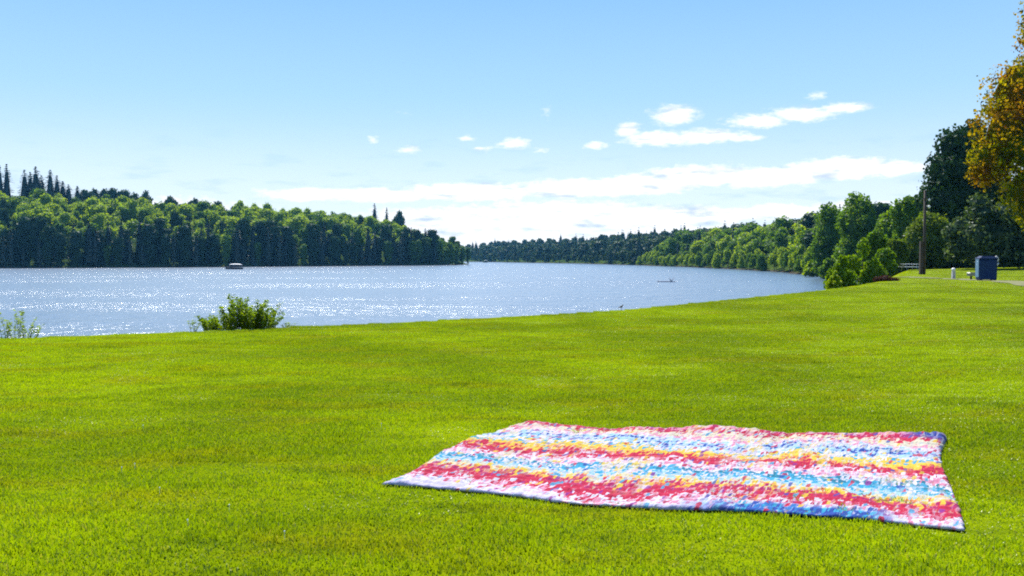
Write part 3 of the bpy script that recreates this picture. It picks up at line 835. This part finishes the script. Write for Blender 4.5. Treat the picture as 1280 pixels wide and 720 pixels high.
thick_tree('bank_thicket_tree', 1105, 310, 345, 92, 26, M_LEAF_MID, 'dark green low tree behind the red brown brush heap', 28, n=4000, size=.32)
thick_tree('lawn_edge_bush', 1052, 318, 372, 50, 42, M_LEAF_MID, 'bright green bush at the water end of the lawn edge', 31, 'bush', 5500, .17)
thick_tree('lawn_edge_bush', 1078, 298, 368, 60, 54, M_LEAF_MID, 'tallest light green bush behind the lawn edge, left of the brush heap', 32, 'bush', 7000, .20)
thick_tree('lawn_edge_bush', 1092, 325, 360, 62, 26, M_BUSH, 'low yellow green bush against the brush heap', 33, 'bush', 3500, .15)
thick_tree('lawn_edge_bush', 1044, 338, 368, 46, 20, M_BUSH, 'small low bush drooping toward the river at the lawn edge', 34, 'bush', 2500, .13)
thick_tree('riverside_bush', 1012, 326, 345, 285, 24, M_LEAF_LIGHT, 'bright yellow green bush at the waterline of the river bend', 35, 'bush', 2500, .8)
thick_tree('riverside_bush', 1035, 322, 348, 240, 26, M_LEAF_MID, 'rounded dark bush at the waterline right of the brighter one', 36, 'bush', 2500, .7)
# trees closing the lawn on the right, partly beyond the frame
for i, (px, top, Y_, w, mt, lb) in enumerate([(1320,230,150,130,M_LEAF_DARK,'dark tree closing the lawn behind the maple'), (1250,262,150,80,M_LEAF_DARK,'dark tree behind the silvery tree'),
                                        (1216,288,145,60,M_LEAF_DARK,'low dark tree in shade behind the white bollard'), (1420,180,120,150,M_LEAF_MID,'broad green tree beyond the right edge'), (1180,300,140,40,M_LEAF_DARK,'small dark tree right of the weeping tree')]):
    thick_tree('background_tree', px, top, 328, Y_, w, mt, lb, 40+i, n=6000, size=.6)

# row of dark shrubs added to stand in for shade under the trees
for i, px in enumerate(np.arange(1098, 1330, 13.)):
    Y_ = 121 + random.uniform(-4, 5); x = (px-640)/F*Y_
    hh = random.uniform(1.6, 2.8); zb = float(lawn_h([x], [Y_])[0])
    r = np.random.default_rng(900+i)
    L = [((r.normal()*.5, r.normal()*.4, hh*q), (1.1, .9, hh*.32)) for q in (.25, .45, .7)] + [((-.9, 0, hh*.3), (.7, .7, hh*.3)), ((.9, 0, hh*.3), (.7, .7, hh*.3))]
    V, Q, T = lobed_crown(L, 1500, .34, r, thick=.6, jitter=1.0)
    tag(link('added_shade_shrub', mesh('added_shade_shrub', V, [Q], [M_LEAF_DARK], attrs={'tint': ('FACE','FLOAT',T)}), loc=(x, Y_, zb)), 'low dark shrub added to stand in for shade under the trees behind the far lawn', 'shrub', 'dark shrubs added in place of shade at the foot of the trees')

# dark red brush heap at the lawn edge
x, y = ground(1106, 351.5); r = np.random.default_rng(5)
V, Q, T = lobed_crown([((0,0,.12),(.5,.4,.24)), ((.6,.1,.12),(.35,.3,.12)), ((-.4,0,.1),(.3,.3,.16))], 1300, .09, r)
tag(link('brush_heap', mesh('brush_heap', V, [Q], [M_RED], attrs={'tint': ('FACE','FLOAT',T)}), loc=(x, y, float(lawn_h([x],[y])[0]))), 'low dark reddish brown brush heap at the lawn edge beside the bushes', 'brush heap')

# ---------------------------------------------------------------- leafy weeds on the brow of the lawn
def weed(name, px, py, Y_off, wid, hgt, stems, leaf, label, seed, cat='bush', sparse=1.0):
    r = np.random.default_rng(seed)
    x, y = ground(px, py); y += Y_off; z = float(lawn_h([x], [y])[0])
    root = link(name, None, loc=(x, y, z)); tag(root, label, cat)
    st = MB(); C, N, S = [], [], []
    for i in range(stems):
        bx = r.uniform(-1, 1)*wid*.42; by = r.uniform(-1, 1)*wid*.22
        prof = hgt(bx/(wid*.5))*(.55+.5*r.random())
        lean = np.array([bx*.28 + r.normal()*.08, by*.4 + r.normal()*.08])*1.0
        t = np.linspace(0, 1, 5)
        pts = np.column_stack([bx+lean[0]*t**1.5, by+lean[1]*t**1.5, prof*t])
        st.tube(pts, .006*(1.2-t), 4)
        k = int(prof/.010*sparse)
        for j in range(k):
            f = .12 + .88*r.random(); a = r.random()*6.283; L = leaf*(.7+.6*r.random())
            p = np.array([bx+lean[0]*f**1.5, by+lean[1]*f**1.5, prof*f]) + np.array([math.cos(a), math.sin(a), .35])*L*.5
            C.append(p); N.append((math.cos(a)*-.5+r.normal()*.3, math.sin(a)*-.5+r.normal()*.3, .8)); S.append(L)
    V, Q = kites(np.array(C), np.array(N), np.array(S), .5, r)
    T = np.clip(.55+.28*r.normal(size=len(Q)), 0, 1)
    link('leaves', mesh('leaves', V, [Q], [M_BUSH], attrs={'tint': ('FACE','FLOAT',T)}), root)
    link('stems', st.get('stems', [M_BARK]), root)
weed('brow_bush', 289, 412, .5, 1.6, lambda u: .80*float(np.interp(u, [-1,-.75,-.45,-.2,-.03,.12,.3,.5,.75,1], [.30,.42,.50,.72,1.08,.72,.66,.88,.60,.42])), 120, .075, 'bright green leafy bush on the brow of the lawn against the water', 61)
weed('weed', -2, 423, .6, .75, lambda u: .70*(1-.4*abs(u)), 18, .06, 'sparse thin weed at the left edge of the lawn brow', 62, 'weed', .6)
weed('weed', 352, 410, .35, .35, lambda u: .12, 9, .05, 'tiny low sprig just right of the brow bush', 63, 'weed', .8)
weed('weed', 226, 415, .5, .25, lambda u: .34, 5, .05, 'lone thin sprig left of the brow bush', 64, 'weed', .5)

# ---------------------------------------------------------------- quilt
def build_quilt():
    fl, fr, br, bl = [ground(*p) for p in ((466,607), (1207,667), (1203,550), (650,526))]
    nu, nv = 300, 220
    u = np.linspace(0, 1, nu); v = np.linspace(0, 1, nv); U, Vv = np.meshgrid(u, v)
    P = (fl[None, None]*((1-U)*(1-Vv))[..., None] + fr*(U*(1-Vv))[..., None] + br*(U*Vv)[..., None] + bl*((1-U)*Vv)[..., None])
    U_, V_ = U.ravel(), Vv.ravel(); P = P.reshape(-1, 2)
    # softly wandering edges
    ey = .05*np.sin(U_*9.0+.6)*(1-V_) + .07*np.sin(U_*6.3+2.6)*V_ + .10*np.exp(-((U_-.62)/.12)**2)*V_*-1 + .03*np.sin(U_*31)*(.4+.3*V_)
    ex = .06*np.sin(V_*7+1)*(1-U_) + .07*np.sin(V_*4.4+.5)*U_ - .10*np.sin(V_*math.pi)*U_
    rag = np.array([mnoise.noise(Vector((a*16, b*16, 3))) for a, b in P])
    ex = ex + .014*rag*((U_ < .02)|(U_ > .98)); ey = ey + .016*rag*((V_ < .02)|(V_ > .98))
    X = P[:, 0]+ex; Y = P[:, 1]+ey
    z = np.zeros(len(X))
    for i, (a, b) in enumerate(zip(X, Y)):
        z[i] = .016*mnoise.noise(Vector((a*3.2, b*1.4, 4))) + .012*mnoise.noise(Vector((a*7, b*2.4, 8))) + .011*mnoise.noise(Vector((a*12-b*4, b*5, 6))) + .007*mnoise.noise(Vector((a*26, b*9, 2))) + .004*mnoise.noise(Vector((a*60, b*34, 1)))
    e = np.minimum(np.minimum(U_, 1-U_)*3.5, np.minimum(V_, 1-V_)*2.6)
    top = .030 + z + .004*np.sin(V_*2*math.pi*30)
    # a raised fold on the far edge and near the far right corner
    top += .055*np.exp(-((U_-.46)/.16)**2-((1-V_)/.10)**2) + .05*np.exp(-((U_-.97)/.07)**2-((1-V_)/.12)**2) + .03*np.exp(-((U_-.03)/.08)**2 - ((V_-.6)/.4)**2)
    top = top*np.clip(e/.035, 0, 1)**.5 + .022*(1-np.clip(e/.035, 0, 1)**.5)
    gz = lawn_h(X, Y)
    Vt = np.column_stack([X, Y, gz+top]); Vb = np.column_stack([X, Y, gz+.012+0*X])
    i = np.arange(nu*nv).reshape(nv, nu)
    Qt = np.stack([i[:-1,:-1], i[:-1,1:], i[1:,1:], i[1:,:-1]], -1).reshape(-1, 4); n = nu*nv
    Qb = Qt[:, ::-1] + n
    rim = np.concatenate([i[0, :], i[1:, -1], i[-1, -2::-1], i[-2:0:-1, 0]]); r2 = np.roll(rim, -1)
    Qs = np.column_stack([rim, rim+n, r2+n, r2])
    me = mesh('picnic_quilt', np.vstack([Vt, Vb]), [np.vstack([Qt, Qb, Qs])], [], smooth=True,
              attrs={'qu': ('POINT','FLOAT',np.concatenate([U_, U_])), 'qv': ('POINT','FLOAT',np.concatenate([V_, V_]))})
    m, nt = new_mat('quilt_cloth')
    qu = nt.add('ShaderNodeAttribute', attribute_name='qu').outputs['Fac']; qv = nt.add('ShaderNodeAttribute', attribute_name='qv').outputs['Fac']
    uv = nt.add('ShaderNodeCombineXYZ', ins={0: nt.math('MULTIPLY', qu, 3.5), 1: nt.math('MULTIPLY', qv, 2.7)}).outputs[0]
    # ragged woven dashes: jitter the stripe coordinate per little cell
    sk = nt.vmath('ADD', uv, nt.add('ShaderNodeCombineXYZ', ins={0: nt.math('MULTIPLY', qv, -.5)}).outputs[0])
    vor = nt.add('ShaderNodeTexVoronoi', feature='F1', ins={'Vector': nt.vmath('MULTIPLY', sk, (44, 13, 1)), 'Scale': 1.0, 'Randomness': .9})
    cell = vor.outputs['Color']; cs = nt.add('ShaderNodeSeparateColor', ins={0: cell})
    wob = nt.noise(nt.vmath('MULTIPLY', uv, (1.1, .8, 1)), 1.0, 3, .5)
    vv = nt.math('ADD', qv, nt.math('MULTIPLY', nt.math('SUBTRACT', cs.outputs[0], .5), .075))
    vv = nt.math('ADD', vv, nt.math('MULTIPLY', nt.math('SUBTRACT', wob, .5), .34))
    W_ = (.82,.79,.84); PK = (.80,.30,.42); RD = (.62,.015,.07); MG = (.50,.02,.14); YE = (.85,.62,.06); OR = (.82,.24,.08)
    CY = (.05,.42,.62); LB = (.42,.68,.80); BL = (.03,.09,.40); NV = (.03,.03,.16); CR = (.78,.72,.50); TE = (.03,.26,.36); LV = (.66,.62,.82)
    stops = [(0,LV),(.010,W_),(.045,PK),(.07,W_),(.085,RD),(.17,MG),(.20,OR),(.215,YE),(.24,CR),(.265,LB),(.295,CY),(.315,W_),(.33,CY),(.36,TE),(.385,W_),(.42,PK),(.45,W_),(.475,RD),(.55,OR),(.565,YE),(.64,CY),(.655,W_),
             (.69,LB),(.72,BL),(.75,LB),(.78,W_),(.81,PK),(.84,CR),(.91,RD),(.95,MG),(.98,PK)]
    c = nt.ramp(vv, stops, 'CONSTANT')
    # blue and navy work their way into the near edge on the right
    fb = nt.math('MULTIPLY', nt.rng(qu, .52, .66), nt.rng(nt.math('ADD', qv, nt.math('MULTIPLY', nt.math('SUBTRACT', cs.outputs[1], .5), .05)), .085, .055))
    fb = nt.math('MULTIPLY', fb, nt.rng(qu, .93, .86))
    c = nt.mix(fb, c, nt.ramp(cs.outputs[2], [(0, BL), (.45, (.04,.22,.55)), (.7, CY), (.88, NV)], 'CONSTANT'))
    # blue far right corner
    fc = nt.math('MULTIPLY', nt.rng(qu, .90, .95), nt.rng(qv, .90, .95)); c = nt.mix(fc, c, (.02, .06, .34))
    # pale pastel strokes over everything, also painting in highlights on the loops
    n1 = nt.noise(nt.vmath('MULTIPLY', sk, (36, 8, 1)), 1.0, 4, .65)
    n2 = nt.noise(nt.vmath('MULTIPLY', uv, (1.6, 2.6, 1)), 1.0, 2, .5)
    pale = nt.rng(nt.math('ADD', n1, nt.math('MULTIPLY', nt.math('SUBTRACT', n2, .5), .55)), .555, .625)
    mid_ = nt.math('MULTIPLY_ADD', nt.math('MULTIPLY', nt.rng(qu, 0, .12), nt.rng(qu, 1, .86)), .30, .42)
    palec = nt.ramp(cs.outputs[1], [(0, (.78,.75,.82)), (.34, (.80,.50,.62)), (.62, (.80,.74,.48)), (.8, (.52,.70,.80))], 'CONSTANT')
    c = nt.mix(nt.math('MULTIPLY', pale, mid_), c, palec)
    xs_ = nt.noise(nt.vmath('MULTIPLY', sk, (8, 1.3, 1)), 1.0, 3, .6)
    xz_ = nt.noise(nt.vmath('MULTIPLY', uv, (.8, .8, 1)), 1.0, 1, .5)
    xm = nt.math('MULTIPLY', nt.rng(xs_, .54, .575), nt.rng(xz_, .40, .55))
    xm = nt.math('MULTIPLY', xm, nt.math('MULTIPLY', nt.rng(qv, .06, .16), nt.rng(qu, .97, .86)))
    c = nt.mix(nt.math('MULTIPLY', xm, .85), c, nt.ramp(cs.outputs[0], [(0, CR), (.35, YE), (.55, (.85,.62,.60)), (.75, W_)], 'CONSTANT'))
    rare = nt.math('GREATER_THAN', cs.outputs[2], .92)
    c = nt.mix(nt.math('MULTIPLY', rare, .85), c, nt.ramp(cs.outputs[0], [(0, RD), (.35, BL), (.5, YE), (.65, (.30,.03,.30)), (.8, CY)], 'CONSTANT'))
    hgt = nt.noise(nt.vmath('MULTIPLY', sk, (55, 20, 1)), 1.0, 4, .6)
    bp = nt.add('ShaderNodeBump', ins={'Height': hgt, 'Strength': .6, 'Distance': .02})
    c = nt.vmath('MULTIPLY', c, (.57, .56, .60))
    p = nt.add('ShaderNodeBsdfPrincipled', ins={'Base Color': c, 'Roughness': .9, 'Specular IOR Level': .1, 'Sheen Weight': .05, 'Normal': bp.outputs[0]})
    out(nt, p); me.materials.append(m)
    tag(link('picnic_quilt', me), 'large rumpled quilt with red, pink, yellow and blue stripes spread on the grass', 'quilt')
build_quilt()

# ---------------------------------------------------------------- things on the lawn
M_BLUE = plain('blue_plastic', (.008, .028, .095), .65, var=.12, scale=3, spec=.2)
M_BLUE_SUNLIT = plain('painted_sunlit_blue', (.10, .20, .32), .5, var=.1)  # lighter blue that paints sunlight onto the container's left side
M_GREY = plain('grey_metal', (.30, .30, .30), .45, .4, var=.15)
M_WHITE = plain('white_paint', (.74, .74, .76), .5, var=.06)
M_STONE = plain('pale_concrete', (.52, .50, .50), .85, var=.12)
M_BLACK = plain('black_rubber', (.02, .02, .022), .7, var=.2)
M_WOOD = plain('dark_weathered_wood', (.055, .038, .028), .85, var=.35, scale=4)

def base(px, py): x, y = ground(px, py); return x, y, float(lawn_h([x], [y])[0])
# blue waste container
x, y, z = base(1233, 350.5); k = y/F
root = tag(link('waste_container', None, loc=(x, y, z), rot=(0, 0, -.18)), 'tall dark blue waste container with pale handle on the far lawn', 'waste container')
W2, HH = 20.5*k, 30*k
m = MB(); m.box((0, 0, .09+HH*.42), (W2, W2*.8, HH*.84), taper=1.04, bev=.09); link('body', m.get('body', [M_BLUE]), root)
m = MB(); m.box((0, 0, .095+HH*.84+HH*.03), (W2*1.07, W2*.88, HH*.06), bev=.03)
m.box((0, .02, .10+HH*.90+HH*.035), (W2*.92, W2*.72, HH*.07), taper=.8, bev=.03); lid = link('lid', m.get('lid', [M_BLUE]), root)
m = MB(); t = np.linspace(0, math.pi*.9, 10); m.tube([(W2*.42+.17*math.sin(a), -W2*.3, HH*.98-.26+.30*math.cos(a)) for a in t], .05, 8); link('handle', m.get('handle', [M_WHITE], smooth=True), root)
m = MB(); m.box((-W2*.5-.012, 0, .16+HH*.42), (.05, W2*.62, HH*.74), bev=.01); link('painted_sunlit_side', m.get('painted_sunlit_side', [M_BLUE_SUNLIT]), root)  # thin added plate whose paler colour stands for sun on the left side
for sx in (-1, 1):
    m = MB(); m.tube([(sx*W2*.38, -W2*.30-.03, .11), (sx*W2*.38, -W2*.30+.04, .11)], .10, 14); m.tube([(sx*W2*.38, W2*.30-.03, .11), (sx*W2*.38, W2*.30+.04, .11)], .10, 14)
    link('wheel', m.get('wheel', [M_BLACK], smooth=False), root)
# bollard
x, y, z = base(1192, 348.5); k = y/F
root = tag(link('bollard', None, loc=(x, y, z)), 'short pale concrete bollard on the gravel left of the blue container', 'bollard')
m = MB(); m.box((0, 0, .29), (.24, .24, .6), bev=.03, taper=.85); m.box((0, 0, -.02), (.7, .5, .08)); link('post', m.get('post', [M_STONE]), root)
m = MB(); m.blob((0, 0, .68), (.15, .15, .12), 14, 8); link('cap', m.get('cap', [M_WHITE], smooth=True), root)
# small grill beside the container
x, y, z = base(1214, 349.5)
root = tag(link('park_grill', None, loc=(x, y, z), rot=(0, 0, .3)), 'small grey metal park grill with white side box beside the blue container', 'grill')
m = MB(); m.box((0, 0, .38), (.42, .30, .22), taper=1.1, bev=.02); link('firebox', m.get('firebox', [M_GREY]), root)
m = MB(); m.box((0, 0, .13), (.09, .09, .3)); m.box((0, 0, .0), (.35, .3, .05)); link('pedestal', m.get('pedestal', [M_BLACK]), root)
m = MB(); [m.box((q, 0, .515), (.015, .30, .02)) for q in np.linspace(-.18, .18, 7)]; m.box((0, -.15, .515), (.4, .02, .022)); link('grate', m.get('grate', [M_GREY]), root)
m = MB(); m.box((.31, -.02, .36), (.15, .2, .2), bev=.02); link('side_box', m.get('side_box', [M_WHITE]), root)
# picnic bench by the thicket
x, y, z = base(1137, 338.3); k = y/F
root = tag(link('picnic_table', None, loc=(x, y, z), rot=(0, 0, .12)), 'white picnic table with benches before the trees left of the pole', 'picnic table')
m = MB(); [m.box((0, q, .76), (1.9, .14, .045)) for q in (-.31, -.155, 0, .155, .31)]; link('tabletop', m.get('tabletop', [M_WHITE]), root)
for q in (-.72, .72):
    m = MB(); m.box((0, q-.075, .45), (1.9, .14, .045)); m.box((0, q+.075, .45), (1.9, .14, .045)); link('bench_seat', m.get('bench_seat', [M_WHITE]), root)
for sx in (-.65, .65):
    m = MB(); m.tube([(sx, -.62, 0), (sx, -.22, .735)], .04, 6); m.tube([(sx, .62, 0), (sx, .22, .735)], .04, 6); m.box((sx+.05, 0, .40), (.05, 1.7, .09)); link('leg_frame', m.get('leg_frame', [M_GREY]), root)
# utility pole
x, y, z = base(1152, 343.5); k = y/F
root = tag(link('utility_pole', None, loc=(x, y, z)), 'slender dark wooden utility pole with two small lamps near its top', 'pole')
m = MB(); m.tube([(.22, 0, -.3), (.22, 0, 3.), (.20, 0, 7.35)], [.13, .12, .095], 12); link('post', m.get('post', [M_WOOD], smooth=True), root)
m = MB(); m.box((-.06, -.02, 1.35), (.27, .30, 3.1), bev=.02, taper=.92); link('support_post', m.get('support_post', [M_WOOD]), root)
m = MB(); m.box((.26, -.12, 6.6), (.62, .09, .09)); link('bracket', m.get('bracket', [M_WOOD]), root)
for zz_, s_ in ((6.55, .09), (5.95, .11)):
    m = MB(); m.tube([(.30, -.1, zz_), (.46, -.16, zz_+.02)], .03, 6); m.blob((.50, -.18, zz_-.05), (s_, s_, s_*1.2), 12, 8); link('lamp', m.get('lamp', [M_WHITE], smooth=True), root)

# ---------------------------------------------------------------- on the water
M_HULL = plain('dark_hull', (.035, .03, .035), .4, var=.2)
M_ROOF = plain('canopy_cloth', (.30, .34, .40), .6, var=.08, scale=1)
M_SILV = plain('pale_hull', (.45, .45, .46), .35, var=.1)
def boat(px, py, length, label, rot=0.0):
    x, y = ground(px, py, WATER); L = length
    root = tag(link('canopy_boat', None, loc=(x, y, WATER), rot=(0, 0, rot)), label, 'boat')
    n = 15; st = np.linspace(-1, 1, n); V, Q = [], []
    for i, t in enumerate(st):                      # hull sections, bow at -x
        wdt = L*.15*(1-max(0, -t)**3*.95)*(1 if t < .9 else .95); sh = .95+.45*max(0, -t)**2
        for yy, zz_ in ((-1, sh), (-.9, .35), (-.55, -.15), (0, -.3), (.55, -.15), (.9, .35), (1, sh)): V.append((t*L/2*(1 if t > -.99 else 1.02), yy*wdt, zz_))
    for i in range(n-1):
        for j in range(6): Q.append([i*7+j, i*7+j+1, (i+1)*7+j+1, (i+1)*7+j])
        Q.append([i*7+6, i*7, (i+1)*7, (i+1)*7+6])
    Q.append([(n-1)*7+0, (n-1)*7+1, (n-1)*7+5, (n-1)*7+6]); Q.append([(n-1)*7+1, (n-1)*7+2, (n-1)*7+4, (n-1)*7+5]); 
    m = MB(); m.add(V, Q); link('hull', m.get('hull', [M_HULL]), root)
    m = MB(); m.box((L*.06, 0, 1.55), (L*.52, L*.24, 1.0), bev=.08, taper=.97); link('cabin', m.get('cabin', [M_HULL]), root)
    V, Q = [], []; nx = 13; ny = 9
    for a in (0, 1):
        for i in range(nx):
            for j in range(ny):
                u = -1+2*i/(nx-1); v = -1+2*j/(ny-1)
                V.append((L*.08+u*L*.38, v*L*.155, 2.25 + .65*math.sqrt(max(0, 1-abs(u)**2.6)*max(0, 1-v*v*.8)) - .09*a))
    id_ = lambda a, i, j: a*nx*ny+i*ny+j
    for i in range(nx-1):
        for j in range(ny-1):
            Q.append([id_(0,i,j), id_(0,i+1,j), id_(0,i+1,j+1), id_(0,i,j+1)]); Q.append([id_(1,i,j), id_(1,i,j+1), id_(1,i+1,j+1), id_(1,i+1,j)])
    m = MB(); m.add(V, Q); link('canopy', m.get('canopy', [M_ROOF], smooth=True), root)
    for sx in (-.27, .42):
        m = MB(); [m.tube([(L*sx, sy*L*.13, .9), (L*sx, sy*L*.13, 2.6)], .05, 6) for sy in (-1, 1)]; link('canopy_posts', m.get('canopy_posts', [M_SILV]), root)
boat(293, 336.6, 8.6, 'small dark boat under a pale arched canopy near the left shore', .15)
boat(607, 328.2, 5.5, 'tiny distant boat far out beyond the point of the left hill', .4)

# driftwood with an upright fork
x, y = ground(834, 352.5, WATER)
M_DRIFT = plain('bleached_driftwood', (.36, .34, .36), .9, var=.2)
m = MB(); m.tube([(-2.6, 0, .02), (-1.2, .1, .10), (.5, 0, .08), (2.2, .1, .05)], [.12, .16, .17, .10], 8)
m.tube([(-2.2, 0, .1), (-2.25, 0, .45)], [.12, .08], 6)
m.tube([(1.0, 0, .1), (.75, .0, .7), (.3, 0, .95)], [.13, .10, .05], 6); m.tube([(1.1, 0, .1), (1.35, .0, .65), (1.9, 0, 1.05)], [.13, .10, .05], 6)
tag(link('driftwood', m.get('driftwood', [M_DRIFT], smooth=True), loc=(x, y, WATER), rot=(0, 0, .1)), 'faint forked driftwood floating in the middle of the river', 'driftwood')

# small dark bird at the brow
x, y = ground(777, 388.2); z = float(lawn_h([x], [y])[0])
M_BIRD = plain('dark_feathers', (.03, .028, .03), .7, var=.3, scale=30)
root = tag(link('bird', None, loc=(x, y, z+.03), rot=(0, 0, .5), scale=(.85,)*3), 'small dark bird standing on the brow of the lawn against the river', 'bird')
m = MB()
m.tube([(-.075,0,.075),(-.05,0,.082),(-.02,0,.09),(.015,0,.1),(.04,0,.118),(.052,0,.14),(.062,0,.15),(.075,0,.15)], [.006,.020,.031,.031,.021,.017,.019,.008], 10)
m.tube([(-.06,0,.08),(-.13,0,.062)], [.014,.008], 6)
for sy in (-.012, .012): m.tube([(0, sy, .075), (.004, sy, -.03)], .0035, 5)
link('body', m.get('body', [M_BIRD], smooth=True), root)
m = MB(); m.tube([(.078,0,.15),(.1,0,.146)], [.005,.0015], 6); link('beak', m.get('beak', [M_BLACK]), root)

# small white clover heads in the turf
pts = []
for _ in range(14):
    a, b = ground(random.uniform(20, 330) if random.random() < .6 else random.uniform(0, 1280), random.uniform(560, 640) if random.random() < .7 else random.uniform(430, 700))
    pts.append((a, b))
m = MB()
gz = lawn_h(*np.array(pts).T)
for (a, b), zc in zip(pts, gz):
    m.blob((a, b, zc+.045), (.0045, .0045, .0045), 8, 5); m.tube([(a, b, zc), (a, b, zc+.04)], .001, 4, cap=False)
tag(link('clover_flowers', m.get('clover_flowers', [M_WHITE]), None), 'tiny white clover heads scattered through the lawn', 'flowers', kind='stuff')

# ---------------------------------------------------------------- haze
M_HAZE, nt = new_mat('haze_air')
v = nt.add('ShaderNodeVolumePrincipled', ins={'Color': (.16, .55, 1.0, 1), 'Density': .00007, 'Anisotropy': .1})
out(nt, vol=v)
m = MB(); m.box((0, 1085, 30.), (3200, 2470, 76.)); hz = link('haze', m.get('haze', [M_HAZE])); tag(hz, 'thin bluish air between the viewer and the far shores', 'haze', kind='stuff')

# ---------------------------------------------------------------- render settings
SC.view_settings.view_transform = 'Standard'; SC.view_settings.look = 'None'; SC.view_settings.gamma = 1
SC.view_settings.exposure = 1.0
SC.render.engine = 'CYCLES'
SC.cycles.use_denoising = False
SC.cycles.pixel_filter_type = 'BLACKMAN_HARRIS'; SC.cycles.filter_width = 1.9
SC.cycles.max_bounces = 6; SC.cycles.diffuse_bounces = 3; SC.cycles.glossy_bounces = 3; SC.cycles.transmission_bounces = 3; SC.cycles.volume_bounces = 0
SC.cycles.sample_clamp_indirect = 6; SC.cycles.sample_clamp_direct = 9
